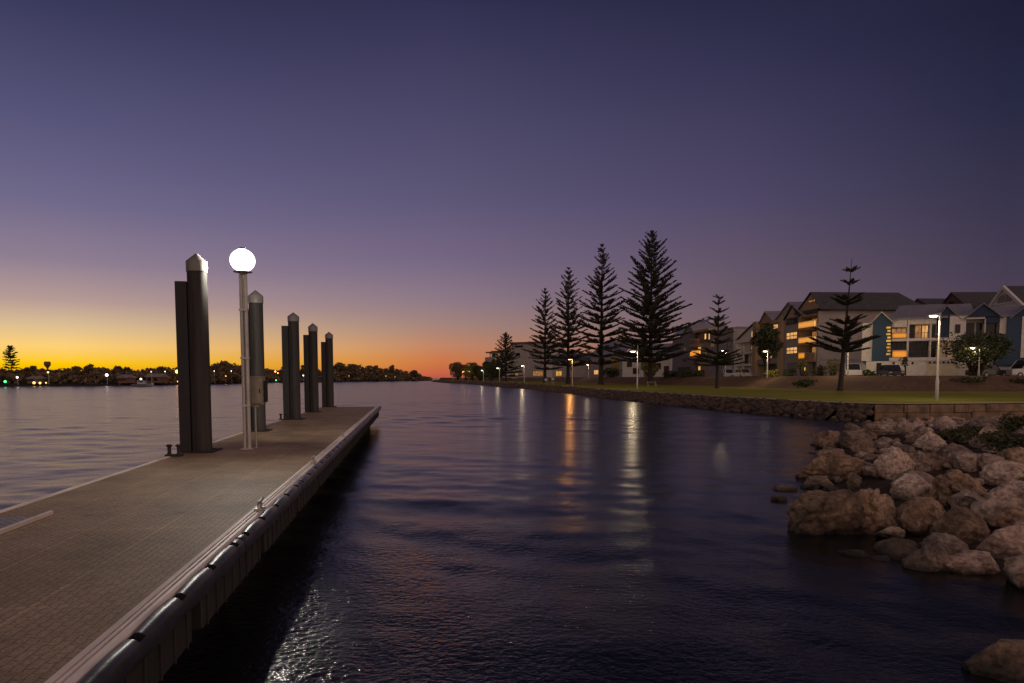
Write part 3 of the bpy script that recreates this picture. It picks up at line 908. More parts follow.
# young pines with separate whorls
def px_tiers(u0, vb, vt, Y, rows):
    H = (vb - vt)
    return [((vb - v) / H, r * Y / F, l, n) for v, r, l, n in rows]
Y = 90; b = P(717, 387, Y); b.z = 1.05; H = P(717, 294.5, Y).z - b.z
rows = [(363.5, 24, 0, 7), (361.5, 28, 2, 8), (357.5, 25, 4, 7), (353.5, 20, 6, 6), (342.5, 14, 8, 8), (335.2, 15, 10, 8), (326.3, 11.5, 14, 7), (320.2, 10.5, 14, 7), (312.2, 8, 16, 6), (304.5, 6, 20, 6), (299, 4.5, 20, 5)]
norfolk_pine(b, H, px_tiers(717, 387, 294.5, Y, rows), 'young pine with neat separate branch tiers on the lawn', 91, fat=.085, step=.13, droop=.9, blk=.72)
Y = 71; b = P(840, 390.5, Y); b.z = 1.08; tp = P(852, 258, Y); H = tp.z - b.z
rows = [(351, 25, 4, 6), (349, 32, 6, 6), (344.5, 33, 8, 6), (336.5, 26, 10, 6), (331.5, 23, 10, 6), (323, 18, 10, 7), (304.5, 14, 12, 7), (299.5, 12.5, 14, 6), (284, 8, 14, 6), (271.5, 6, 14, 6)]
norfolk_pine(b, H, px_tiers(840, 390.5, 258, Y, rows), 'spindly leaning young pine with a long bare leader in front of the houses', 92, lean=(tp.x - b.x, 0), fat=.085, step=.11, blk=.78)
# far bank pine
b = P(12, 384, 215); b.z = 1.2; H = P(12, 346, 215).z - 1.2
norfolk_pine(b, H, [(z, r * 215 / F, l, 7) for z, r, l in ((.38, 6.5, 0), (.45, 7, 2), (.52, 6.2, 4), (.58, 6.6, 6), (.65, 6, 6), (.71, 6, 8), (.77, 5.6, 10), (.83, 4.6, 14), (.88, 3.6, 18), (.93, 2.8, 24), (.97, 1.6, 30))],
             'layered pine standing alone above the far shore treeline', 93, fat=.16, step=.3)

# ------------------------------------------------------------------ facades
class Facade:
    def __init__(s, name, label, cat, u0, Y0, u1, Y1, z0=2.45, group=None, plane=None):
        if plane:
            s.A, s.d, s.n = plane.A, plane.d, plane.n
            q = plane.hit(u0, 372)
            s.A = Vector((q.x, q.y))
        else:
            a, b = P(u0, 378, Y0), P(u1, 378, Y1)
            s.A = Vector((a.x, a.y)); s.d = (Vector((b.x, b.y)) - s.A).normalized()
            s.n = Vector((-s.d.y, s.d.x))
        s.z0 = z0
        s.root = thing(name, label, cat, (s.A.x, s.A.y, z0), math.atan2(s.d.y, s.d.x), group)
    def hit(s, u, v):
        r = ray(u, v)
        t = (s.A - Vector((CAM.x, CAM.y))).dot(s.n) / Vector((r.x, r.y)).dot(s.n)
        return CAM + r * t
    def loc(s, u, v):
        p = s.hit(u, v)
        return (Vector((p.x, p.y)) - s.A).dot(s.d), p.z - s.z0
    def rect(s, u0, v0, u1, v1):
        vm, um = (v0 + v1) / 2, (u0 + u1) / 2
        return s.loc(u0, vm)[0], s.loc(u1, vm)[0], s.loc(um, v1)[1], s.loc(um, v0)[1]
    def blk(s, mb, r, y0, y1, mi=0, base=False):
        a, b, z0, z1 = s.rect(*r)
        if base: z0 = -.3
        mb.box(a, b, y0, y1, z0, z1, mi)
    def part(s, name, mat, items, parent=None, label=None, bevel=0):
        mb = MB()
        for r, y0, y1, *bs in items: s.blk(mb, r, y0, y1, 0, bool(bs))
        o = mb.build(name, MAT[mat], parent or s.root, bevel=bevel)
        if label: o['label'] = label
        return o
    def gable(s, name, mat, ul, ur, vb, ua, va, y0, y1, parent=None):
        a, z = s.loc(ul, vb); b, z2 = s.loc(ur, vb); c, zt = s.loc(ua, va)
        zb = (z + z2) / 2
        mb = MB(); mb.prism([(a, zb), (b, zb), (c, zt)], y0, y1)
        return mb.build(name, MAT[mat], parent or s.root), (a, b, zb, c, zt)
    def roof(s, mat, g, y0, y1, th=.22, over=.35):
        a, b, zb, c, zt = g
        mb = MB()
        for e in (a, b):
            sl = (zt - zb) / (c - e)
            ex = e + (-over if e < c else over)
            ez = zb + (ex - e) * sl
            mb.prism([(ex, ez + .02), (c, zt + .02), (c, zt + th), (ex, ez + th)], y0 - .3, y1 + .2)
        return mb.build('roof', MAT[mat], s.root)
    def slope(s, mat, ul, ur, ve, vr, y0, y1, name='roof', ul2=None, ur2=None, th=.18):
        a, z = s.loc(ul, ve); b, z2 = s.loc(ur, ve); zb = (z + z2) / 2
        k = 1 + (y1 / 90.)
        um = (ul + ur) / 2
        zt = s.loc(um, vr)[1] * k
        a2 = s.loc(ul2, vr)[0] if ul2 else a
        b2 = s.loc(ur2, vr)[0] if ur2 else b
        mb = MB()
        mb.add([(a, y0, zb), (b, y0, zb), (b2, y1, zt), (a2, y1, zt), (a, y0, zb + th), (b, y0, zb + th), (b2, y1, zt + th), (a2, y1, zt + th)],
               [(0, 1, 2, 3), (4, 5, 6, 7), (0, 1, 5, 4), (1, 2, 6, 5), (2, 3, 7, 6), (3, 0, 4, 7)])
        return mb.build(name, MAT[mat], s.root)
    def win(s, r, mat='glass', y=0., nx=2, nz=1, fm='frame', t=.055, parent=None):
        a, b, z0, z1 = s.rect(*r)
        mb = MB(); y0, y1 = y - .05, y + .03
        mb.box(a, b, y0, y1, z0, z0 + t); mb.box(a, b, y0, y1, z1 - t, z1)
        mb.box(a, a + t, y0, y1, z0 + t, z1 - t); mb.box(b - t, b, y0, y1, z0 + t, z1 - t)
        for k in range(1, nx):
            x = a + (b - a) * k / nx; mb.box(x - t / 2, x + t / 2, y0 + .01, y1 - .01, z0 + t, z1 - t)
        for k in range(1, nz):
            z = z0 + (z1 - z0) * k / nz; mb.box(a + t, b - t, y0 + .015, y1 - .015, z - t / 2, z + t / 2)
        w = mb.build('window', MAT[fm], parent or s.root)
        pb = MB(); pb.box(a + t * .6, b - t * .6, y - .012, y + .012, z0 + t * .6, z1 - t * .6)
        pb.build('pane', MAT[mat], w)
        return w
    def rail(s, r, y, n=14, mat='frame'):
        a, b, z0, z1 = s.rect(*r)
        mb = MB(); mb.box(a, b, y - .025, y + .025, z1 - .05, z1); mb.box(a, b, y - .015, y + .015, z0 + .04, z0 + .07)
        for k in range(n + 1):
            x = a + (b - a) * k / n; mb.box(x - .012, x + .012, y - .012, y + .012, z0, z1 - .05)
        return mb.build('balustrade', MAT[mat], s.root)
    def panel(s, r, y, mat='frost', th=.03):
        a, b, z0, z1 = s.rect(*r)
        mb = MB(); mb.box(a, b, y - th, y, z0, z1)
        o = mb.build('balustrade', MAT[mat], s.root)
        rb = MB(); rb.box(a - .02, b + .02, y - th - .02, y + .02, z1 + .003, z1 + .05)
        rb.build('handrail', MAT['steel'], o)
        return o
    def glow(s, r, y, mat='balc'):  # hidden strip added behind a balustrade panel to make it glow
        a, b, z0, z1 = s.rect(*r)
        mb = MB(); mb.box(a + .05, b - .05, y + .10, y + .13, z0 + .05, z1 - .08)
        o = mb.build('added_glow_strip', MAT[mat], s.root)
        mb = MB(); mb.box(a + .02, b - .02, y + .135, y + .17, z0, z1 - .01); mb.build('added_light_shield', MAT['greyd'], o)  # added shield keeps the strip's light off the recess
    def lamp(s, u, v, y, mat='farwarm', r=.07):
        a, z = s.loc(u, v)
        mb = MB(); mb.lathe([(r * .2, z - r), (r, z - r * .5), (r, z + r * .5), (r * .2, z + r)], 10, (a, y))
        return mb.build('balcony_glow', MAT[mat], s.root, smooth=True)

MAT['balc'] = E('balcony_glow', (1., .56, .20), 1.5)  # emission for the strips added behind the balustrades
MAT['balcy'] = E('yellow_balcony_glow', (1., .48, .07), 1.5)

# --- blue and white townhouses on the right
ga = 'townhouses with blue gables facing the river'
A = Facade('townhouse', 'townhouse with a narrow blue gable, lit balconies and a cream garage door', 'house', 862, 87, 1010, 80, group=ga)
A.part('wall', 'white', [((862, 324, 947, 379), 1.7, 10, 1), ((862, 323, 872.3, 361), 0, 1.69), ((866, 361.2, 926, 379), -.6, 1.69, 1),
                         ((957, 361.2, 963, 379), -.6, 1.69, 1), ((926, 361.2, 957, 363), -.6, 1.69),
                         ((891.2, 319.5, 907.2, 327), 0, 1.69), ((909, 318.5, 936.5, 324), 0, 1.69), ((907.2, 318.5, 909, 358), -.05, .35), ((929.6, 324.1, 931.2, 358), -.05, .3)])
A.part('balcony', 'white', [((889, 357.6, 950, 361), -.7, 1.69), ((891.3, 338.2, 948, 340.8), -.1, 1.69)])
b1 = A.part('bay', 'blue', [((872.5, 322, 891, 361), -.45, 1.69)])
g, gg = A.gable('gable', 'blue', 872.5, 891, 322, 881.5, 313.2, -.45, 5)
r_ = A.roof('framew', gg, -.45, 5, .16, .25)
A.slope('roofm', 890, 948, 319, 306.5, -.3, 6, ul2=902, ur2=950)
A.win((892, 327.3, 906.8, 338), 'litdim', 1.66, 3); A.win((909.5, 324.3, 915.5, 338), 'glass', 1.66, 1)
A.win((915.8, 324.3, 922.3, 338), 'litdim', 1.66, 1, fm='framew'); A.win((922.6, 324.3, 929.3, 338), 'lit', 1.66, 2); A.win((931.5, 324.3, 936.5, 338), 'glass', 1.66, 1)
A.win((892, 341, 906.8, 357.4), 'glass', 1.66, 3); A.win((909.5, 341, 929.3, 357.4), 'glass', 1.66, 5); A.win((931.5, 341, 937, 357.4), 'glass', 1.66, 1)
A.part('side_wall', 'cream', [((937.5, 341, 947, 357.5), .9, 1.69)])
A.panel((892, 333, 906.8, 338), -.02); A.panel((892, 350.6, 906.8, 357.4), -.4)
A.glow((892, 333, 906.8, 338), -.02, 'balcy'); A.glow((892, 350.6, 906.8, 357.4), -.4, 'balcy')
A.rail((909.3, 332.5, 929.4, 338), 0, 18); A.rail((909.3, 351.5, 929.4, 357.4), -.3, 18)
mb = MB()
for k in range(9):
    v = 327 + k * 3.3
    x0, x1, z0, z1 = A.rect(886.2, v, 890.4, v + 1.7); mb.box(x0 + .12 * (k % 2), x1, -.56, -.5, z0, z1)
mb.build('glow_screen', MAT['lity'], A.root)  # slats emit on their own, standing for a lit trellis
mb = MB(); x0, x1, z0, z1 = A.rect(926, 363, 957, 379); z0 = -.3
mb.box(x0, x1, -.52, -.44, z0, z1)
for k in range(5): mb.box(x0, x1, -.535, -.521, z0 + .3 + k * .42, z0 + .68 + k * .42)
gd = mb.build('garage_door', MAT['cream'], A.root)
for k in range(6):
    u = 928.2 + k * 4.6
    mb = MB(); x0, x1, z0, z1 = A.rect(u, 361.6, u + 2.3, 363.4); mb.box(x0, x1, -.66, -.6, z0, z1); mb.build('window', MAT['glass'], A.root)
for u in (893.5, 902.7, 912.2):
    x, z = A.loc(u, 363.2)
    mb = MB(); mb.prism([(x + .17 * math.cos(q * .524), z + .2 * math.sin(q * .524)) for q in range(12)], -.64, -.6); w = mb.build('window', MAT['framew'], A.root)
    mb = MB(); mb.prism([(x + .13 * math.cos(q * .524), z + .16 * math.sin(q * .524)) for q in range(12)], -.65, -.63); mb.build('pane', MAT['glass'], w)
A.part('door', 'dark', [((876.2, 363, 881, 379), -.66, -.6)])

B = Facade('townhouse', 'townhouse with a wide dark blue gable, a square window and a shaded balcony', 'house', 947.5, 0, 0, 0, group=ga, plane=A)
B.part('wall', 'white', [((949.6, 316.2, 966, 338), 0, 1.59), ((947.6, 317, 999.4, 379), 1.6, 10, 1), ((985, 334.6, 995, 341), .2, 1.59)])
B.part('lower_wall', 'cream', [((947.6, 341.2, 994, 379), .3, 1.59, 1)])
B.part('balcony', 'white', [((947.6, 338.2, 994, 341), -.3, 1.59), ((966.2, 315.2, 985, 319), -.2, 1.59), ((984.2, 319, 985.4, 338), -.2, .1)])
B.part('blue_wall', 'blued', [((985.6, 317.2, 999.4, 323), -.2, 1.59)])
g, gg = B.gable('gable', 'blued', 966.5, 1000, 317, 983, 304.2, -.3, 9); B.roof('roofm', gg, -.3, 9, .14, .3)
g, gg = B.gable('gable', 'blued', 938, 958, 317, 947, 306.3, .25, 8); B.roof('roofm', gg, .25, 8, .12, .3)
B.part('blue_wall', 'blued', [((938, 317.1, 949.4, 338), .25, 1.59)])
B.slope('roofm', 950, 975, 316, 305.5, .1, 6, ur2=978)
B.win((955, 324.3, 960.3, 333), 'glass', -.02, 1, fm='frame'); B.win((967, 322, 976, 338), 'glass', 1.56, 3); B.win((978, 322, 984, 338), 'glass', 1.56, 2)
B.win((986, 323.5, 994, 334), 'glass', .15, 2); B.win((994.6, 323.5, 999, 334), 'glass', 1.56, 1, fm='framew'); B.rail((966.4, 332.2, 984, 338), -.2, 16)

C = Facade('townhouse', 'townhouse with a big plain deep blue wall at the right edge', 'house', 999.6, 0, 0, 0, group=ga, plane=A)
C.part('wall', 'white', [((999.6, 316.5, 1006.5, 334), -.1, 1.5), ((1000, 317, 1062, 379), 1.51, 11, 1), ((1020.5, 316.6, 1026, 358), -.5, 1.5)])
C.part('blue_wall', 'blue', [((995.4, 334.2, 1020.4, 366), -.45, 1.5), ((1006.6, 316.6, 1020.4, 334.1), -.45, 1.5), ((1026.1, 316.6, 1060, 366), -.4, 1.5)])
C.part('lower_wall', 'white', [((995.4, 366.2, 1060, 379), -.2, 1.5, 1)])
C.slope('roofm', 998, 1030, 316.5, 307.5, -.3, 6)
g, gg = C.gable('gable', 'blued', 1012, 1048, 316.5, 1029, 304, -.5, 9); C.roof('roofm', gg, -.5, 9, .14, .3)
C.win((1027, 320, 1038, 358), 'glass', -.43, 2, 3, fm='framew')

# --- houses behind the townhouses
Tb = Facade('gabled_house', 'tall house with white gable trim and arched half windows behind the townhouses', 'house', 986, 106, 1024, 98)
Tb.part('wall', 'grey', [((988, 308, 1022, 380), 0, 14, 1)])
g, gg = Tb.gable('gable', 'white', 988, 1023.5, 308.5, 1004.5, 287.6, .02, 14); Tb.roof('roofd', gg, .4, 14, .25, .3)
a, b_, zb, c, zt = gg
mb = MB()
for e in (a, b_):
    sl = (zt - zb) / (c - e); ex = e + (-.5 if e < c else .5)
    mb.prism([(ex, zb + (ex - e) * sl - .25), (c, zt - .25), (c, zt + .3), (ex, zb + (ex - e) * sl + .3)], -.35, .09)
mb.build('fascia', MAT['framew'], Tb.root)
for s0 in (-1, 1):
    x0, z0 = Tb.loc(1004.6, 302.2)
    mb = MB(); mb.prism([(x0 + s0 * .12, z0)] + [(x0 + s0 * (.12 + 1.35 * math.sin(q * .157)), z0 + 1.15 * math.cos(q * .157)) for q in range(11)], -.06, .0)
    mb.build('window', MAT['glass'], Tb.root)
mb = MB(); x0, x1, z0, z1 = Tb.rect(989, 303.2, 1021, 304.2); mb.box(x0, x1, -.12, 0, z0, z1); mb.build('beam', MAT['framew'], Tb.root)
for i, (ul, Yl, ur, Yr, ua, va, vb, lab) in enumerate(((908, 122, 930, 116, 918, 299.8, 309, 'brown gabled house behind the lit townhouse, the lower of two brick gables'), (938, 118, 967, 110, 952, 293.6, 309, 'brown gabled house behind the wide gable townhouse, the higher of two brick gables'))):
    Q = Facade('brick_house', lab, 'house', ul, Yl, ur, Yr, group='brick houses behind the townhouses')
    Q.part('wall', 'brown', [((ul, vb, ur, 380), 0, 12, 1)])
    g, gg = Q.gable('gable', 'brown', ul, ur, vb, ua, va, .02, 12 if i == 0 else 9); Q.roof('roofd', gg, .1, 12 if i == 0 else 9, .25, .5)
    Q.win((ua - 2.2, va + 8, ua + 2.2, va + 11), 'litdim' if i == 0 else 'glass', -.04, 2)

# --- four storey apartment block
D = Facade('apartment_block', 'four storey apartment block with stacked lit balconies and a big dark hip roof', 'building', 784, 112, 818, 101)
D.part('wall', 'grey', [((784.2, 317.2, 799, 379), 0, 1.79, 1), ((784.2, 311.6, 818, 379), 1.8, 15.5, 1), ((816.6, 311, 818, 379), -.05, 1.79, 1)])
D.part('pillar', 'tan', [((780.5, 317, 784, 379), -.5, 1.5, 1), ((798.6, 317.5, 799.9, 362), -.05, .9)])
D.part('balcony', 'tan', [((799.9, 327.6, 816.5, 329.6), -.4, 1.79), ((799.9, 342.8, 816.5, 345), -.4, 1.79), ((799.9, 358.6, 816.5, 362), -.4, 1.79), ((799.9, 314.2, 816.5, 316.8), -.2, 1.79), ((810.5, 352.5, 816.5, 358.5), -.35, -.2)])
for r in ((800.2, 321.3, 816.4, 327.5), (800.2, 337, 816.4, 342.7)): D.panel(r, -.28)
D.panel((800.2, 352.7, 810.3, 358.5), -.28, 'frost')
for r in ((800.2, 321.3, 816.4, 327.5), (800.2, 337, 816.4, 342.7)): D.glow(r, -.28)
D.glow((800.2, 352.7, 806.5, 358.5), -.28, 'balcy')
for v0, v1 in ((317, 327.5), (330, 342.6), (345.3, 358.4)):
    D.win((801, v0 + 1.2, 808, v1), 'litdim', 1.75, 2); D.win((809, v0 + 1.2, 816, v1), 'glass', 1.75, 2)
D.win((786.8, 317.8, 797.8, 324.5), 'glass', -.04, 3); D.win((786.8, 332, 797.8, 339.5), 'lit', -.04, 3, 2, t=.1); D.win((786.8, 347, 797.8, 354), 'lit', -.04, 3, 2, t=.1)
D.part('garage_door', 'greyd', [((787.5, 362.5, 797, 379), -.06, -.005, 1)]); D.part('garage_door', 'greyd', [((806.5, 362.5, 815.5, 379), 1.0, 1.1, 1)])
D.part('ground_wall', 'grey', [((799.9, 362.2, 806.4, 379), .2, 1.79, 1)])
D.win((803, 367, 805.2, 373), 'lit', .17, 1)
g, gg = D.gable('gable', 'tan', 786, 799.5, 317.2, 792.8, 306.2, .02, 5); D.roof('roofd', gg, .0, 5, .2, .4)
g, gg = D.gable('gable', 'tan', 797, 821, 310.8, 812, 292.6, .02, 9)
a, b_, zb, c, zt = gg
# hip roof over the long side wall
mb = MB(); e0, e1 = -0.3, 16.4
mb.add([(a - .4, e0, zb - .2), (b_ + .5, e0, zb - .2), (c, e0, zt + .1), (a - .4, e1, zb - .2), (b_ + .5, e1, zb - .2), (c, e1 - 3.0, zt + .1)],
       [(0, 2, 5, 3), (1, 4, 5, 2), (3, 5, 4), (0, 3, 4, 1)])
mb.build('roof', MAT['roofd'], D.root)
mb = MB(); x0, z0_ = D.loc(808.5, 304); x1, z1_ = D.loc(818.6, 304)
D.win((809, 299.8, 815.5, 302.3), 'litdim', -.03, 4)
D.slope('roofd', 799, 819, 314, 305.5, -.5, 1.2)
mb = MB()
x1 = D.rect(784, 318, 818, 379)[1]
for k, z in enumerate((2.6, 5.3, 8.0)): mb.box(x1 - .04, x1 + .03, 0.2, 15.4, z, z + .06)
mb.build('string_course', MAT['greyd'], D.root)

D2 = Facade('apartment_block', 'apartment block with a grey metal roof, tan pillars and half hidden lit windows', 'building', 757, 127, 780, 114)
D2.part('wall', 'greyd', [((757.2, 323, 780, 379), 1.5, 12, 1), ((757.2, 345.5, 780, 351), 0, 1.49), ((757.2, 359, 780, 364), 0, 1.49), ((757.2, 330, 780, 334.5), 0, 1.49)])
D2.part('pillar', 'tan', [((753.7, 322, 757, 379), -.3, 1.5, 1)])
D2.win((765.5, 324, 770, 329.5), 'lit', 1.4, 2); D2.win((759, 338.5, 764.5, 345), 'lit', 1.4, 2); D2.win((758.5, 352, 764, 358.5), 'lit', 1.4, 2); D2.win((774, 364.8, 778, 370), 'lity', 1.4, 1)
D2.win((771, 338.5, 779, 345), 'glass', 1.4, 3); D2.win((766, 352, 779, 358.5), 'glass', 1.4, 4); D2.win((758.5, 364.5, 768, 375), 'glass', 1.4, 3)
g, gg = D2.gable('gable', 'tan', 757.5, 771, 322.8, 763.8, 312.2, .4, 6); D2.roof('roofm', gg, .4, 6, .2, .3)
g, gg = D2.gable('gable', 'grey', 771, 802, 320, 786.5, 303, .5, 3.2); D2.roof('roofm', gg, .5, 3.2, .2, .2)
D2.part('parapet', 'tan', [((770, 320, 781, 323), -.1, 1.4)])

# --- paler houses further along
G = Facade('white_gable_house', 'white house with a lit arched attic window beside the tan pillar', 'house', 733, 141, 754, 130)
G.part('wall', 'white', [((734, 338, 753.6, 379), 1.5, 11, 1), ((734, 339, 736, 379), 0, 1.49, 1), ((742, 346, 743, 379), 0, .3, 1)])
G.part('balcony', 'white', [((736.2, 339, 753.6, 342), 0, 1.49), ((736.2, 352, 753.6, 354), 0, 1.49), ((736.2, 364, 753.6, 366), 0, 1.49)])
g, gg = G.gable('gable', 'white', 736, 765, 338.5, 754, 323, .3, 8); G.roof('roofd', gg, .3, 8, .25, .3)
G.win((750.2, 331, 753.6, 338.4), 'lit', .26, 1); G.win((743.5, 343, 752, 351.8), 'glass', 1.45, 2); G.win((743.5, 355, 752, 363.8), 'glass', 1.45, 2); G.win((737, 355, 741, 363.8), 'glass', 1.45, 1)
G.lamp(746, 348, 1.1, 'farwarm', .06); G.rail((736.2, 348.5, 753, 352), 0, 20, 'framew')
G2 = Facade('flat_fronted_house', 'pale grey flats behind the young tiered pine', 'building', 709, 158, 733, 143)
G2.part('wall', 'grey', [((709.3, 331, 733, 379), 0, 11, 1), ((718, 328, 733, 331), 1, 10)])
G2.part('roof', 'greyd', [((708.4, 329.6, 733.6, 331.2), -.3, 11.2)])
G2.win((727.5, 340, 731, 347), 'glass', -.04, 2); G2.win((727.5, 353, 731, 360), 'glass', -.04, 2); G2.win((711, 340, 715, 347), 'glass', -.04, 2)
G2.part('garage_door', 'white', [((724, 366, 732, 379), -.08, -.005, 1)])
H6 = Facade('balcony_flats', 'tan block of flats with glowing orange balconies right of the tall pines', 'building', 690, 172, 709, 158)
H6.part('wall', 'tan', [((690.5, 331, 709, 379), 1.4, 11, 1), ((700.5, 345, 709, 379), 0, 1.39, 1)])
H6.part('balcony', 'tan', [((690.5, 344, 700.3, 346), -.3, 1.39), ((690.5, 356, 700.3, 358.5), -.3, 1.39), ((690.5, 330, 709, 332), -.2, 1.39)])
H6.panel((690.8, 350.5, 700, 355.9), -.2); H6.panel((690.8, 339.5, 700, 343.9), -.2)
H6.glow((690.8, 350.5, 700, 355.9), -.2, 'balcy')
H6.win((699, 333.5, 700.8, 339.5), 'lit', 1.35, 1); H6.win((703, 333.5, 705, 339.5), 'lit', 1.35, 1); H6.win((692.5, 346.5, 699.5, 355), 'lit', 1.35, 2)
H6.win((693, 366, 700, 374), 'lit', 1.35, 3); H6.win((703, 352, 707, 357), 'glass', -.04, 2)
H7 = Facade('dark_gable_house', 'dark grey gabled house with a pale roof just right of the broadest pine', 'house', 672, 190, 690, 174)
H7.part('wall', 'greyd', [((672.3, 336, 694, 379), 0, 12, 1)])
g, gg = H7.gable('gable', 'greyd', 681, 695.5, 336, 690, 323.6, .02, 9); H7.roof('roofm', gg, .02, 9, .25, .4)
H7.slope('roofm', 670, 686, 336, 325, -.3, 6, ur2=690)
H7.win((683, 347.5, 686.5, 351), 'glass', -.05, 1); H7.win((683, 358, 686.5, 361.5), 'glass', -.05, 1); H7.part('garage_door', 'dark', [((678, 367, 690, 379), -.1, -.01, 1)])
H8 = Facade('lawn_house', 'low white house behind the trunk of the broadest pine', 'house', 622, 214, 671, 196)
H8.part('wall', 'white', [((622.4, 359, 671, 379), 0, 10, 1), ((640, 352, 671, 359), 2, 10)])
H8.slope('roofm', 620, 672, 359, 346, -.4, 6)
H8.win((627, 362, 632, 367), 'glass', -.04, 2); H8.win((656, 363, 661, 369), 'glass', -.04, 1); H8.win((664, 366, 669, 379), 'glass', -.04, 1); H8.win((633, 368, 639, 374), 'glass', -.04, 2)
H9 = Facade('lit_house', 'grey house with one small glowing ground floor window among the tall pines', 'house', 590, 236, 622, 216)
H9.part('wall', 'grey', [((590.3, 356, 622, 379), 0, 10, 1)])
H9.slope('roofm', 588, 623, 356, 343, -.4, 7)
H9.win((594, 370, 598.5, 374.5), 'lit', -.04, 2); H9.win((601, 360, 606, 366), 'glass', -.04, 2); H9.win((611, 358, 619, 376), 'glass', -.04, 3)
H10 = Facade('pale_hall', 'long pale blank walled building behind the orange street lamp', 'building', 552, 250, 590, 240)
H10.part('wall', 'grey', [((552.3, 361, 590, 379), 0, 12, 1)])
H10.slope('roofd', 550, 591, 361, 355, -.4, 7)
H10.win((571, 366, 573, 371), 'glass', -.05, 1); H10.win((556, 371, 562, 376), 'lity', -.05, 2)
K = Facade('apartment_tower', 'large pale flat roofed apartment building at the far end of the lawn', 'building', 511, 300, 545, 290)
K.part('wall', 'grey', [((511.5, 343.5, 545, 379), 0, 16, 1)])
K.part('roof', 'brown', [((510.5, 341.8, 546, 343.4), -.6, 16.5)])
K.win((515, 345.5, 523, 347.5), 'glass', -.05, 3); K.win((516, 353, 520, 356), 'glass', -.05, 1); K.win((515, 372, 518, 376), 'litdim', -.05, 1); K.win((533, 371, 543, 376), 'litdim', -.05, 4)
K2 = Facade('apartment_tower', 'stepped pale apartment building with lit corner windows, furthest along the shore', 'building', 484.5, 345, 503, 336)
K2.part('wall', 'grey', [((485, 357, 503, 379), 0, 14, 1), ((491.5, 352, 503, 357), 0, 14), ((486.8, 353.2, 491.4, 357), 2, 10)])
K2.part('roof', 'brown', [((486, 351.8, 491.4, 353.1), -.3, 12), ((491.5, 350.8, 503.5, 351.9), -.5, 14)])
K2.win((488, 353.6, 491.3, 356.6), 'lit', 1.9, 1); K2.win((495.2, 358.5, 497.6, 364.5), 'lit', -.05, 1); K2.win((497.8, 353, 500.5, 355.8), 'lit', -.05, 1); K2.win((493, 353, 495, 357), 'glass', -.05, 1)

# ------------------------------------------------------------------ street trees and shrubs
def put(u, Y, z): 
    p = P(u, 378, Y); return (p.x, p.y, z)
bush('street_tree', put(766, 101, 2.40), 4.6, 8.0, 'dark leafy street tree before the grey metal roofed block', 'tree', 'leaf', 5, .28, 2600, .24)
bush('street_tree', put(977, 74.5, 2.40), 7.4, 5.2, 'broad dark bushy tree in front of the wide gable townhouse', 'tree', 'leaf', 6, .16, 4200, .2, lobes=16)
bush('sapling', put(905.5, 76, 2.40), 1.3, 2.4, 'thin sapling before the porthole windows', 'tree', 'leaf', 8, .5, 160, .13, lobes=4)
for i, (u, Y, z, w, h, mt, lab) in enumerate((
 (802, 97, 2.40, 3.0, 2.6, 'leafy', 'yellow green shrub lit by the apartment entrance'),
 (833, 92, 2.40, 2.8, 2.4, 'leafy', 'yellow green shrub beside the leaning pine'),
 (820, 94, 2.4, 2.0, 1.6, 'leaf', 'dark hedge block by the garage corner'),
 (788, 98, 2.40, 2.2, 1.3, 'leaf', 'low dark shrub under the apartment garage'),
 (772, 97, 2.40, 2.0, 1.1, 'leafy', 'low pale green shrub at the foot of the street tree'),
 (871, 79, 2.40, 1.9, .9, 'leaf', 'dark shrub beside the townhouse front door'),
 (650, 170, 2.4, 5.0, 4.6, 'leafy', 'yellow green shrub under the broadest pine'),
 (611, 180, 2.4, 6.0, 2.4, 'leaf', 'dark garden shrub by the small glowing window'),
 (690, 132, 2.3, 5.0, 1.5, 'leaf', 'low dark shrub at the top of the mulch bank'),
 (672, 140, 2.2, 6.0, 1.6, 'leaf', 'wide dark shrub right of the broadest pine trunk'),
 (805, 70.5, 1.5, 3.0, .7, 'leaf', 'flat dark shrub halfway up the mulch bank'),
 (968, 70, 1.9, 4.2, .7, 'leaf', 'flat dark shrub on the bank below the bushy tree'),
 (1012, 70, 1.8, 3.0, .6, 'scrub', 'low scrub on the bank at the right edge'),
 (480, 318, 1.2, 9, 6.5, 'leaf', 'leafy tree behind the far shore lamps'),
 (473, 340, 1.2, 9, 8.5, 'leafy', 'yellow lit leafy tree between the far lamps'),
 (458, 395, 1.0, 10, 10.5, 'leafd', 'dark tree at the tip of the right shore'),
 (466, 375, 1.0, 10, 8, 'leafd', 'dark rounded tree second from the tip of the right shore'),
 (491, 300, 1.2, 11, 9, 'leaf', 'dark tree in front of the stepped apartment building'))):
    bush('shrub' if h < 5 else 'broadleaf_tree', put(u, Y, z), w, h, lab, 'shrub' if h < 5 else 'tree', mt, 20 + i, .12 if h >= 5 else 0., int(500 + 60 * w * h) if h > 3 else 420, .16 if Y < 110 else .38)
for i, (u, v, w, h, lab) in enumerate(((1006, 455, 1.7, .42, 'green coastal scrub spreading over the upper rocks at right'), (972, 441, 1.5, .28, 'small low patch of coastal scrub among the pale rocks'), (1017, 440, 1.3, .6, 'tall wispy coastal scrub at the right edge above the rocks'), (945, 443, 1.2, .2, 'thin green creeper patch on the back of the rock pile'))):
    p = ground_hit(u, v)
    bush('coastal_scrub', (p.x, p.y, max(.2, p.z) + .12), w, h, lab, 'scrub', 'scrub', 300 + i, 0, 1800, .055, 'coastal scrub on the rocks', 14)

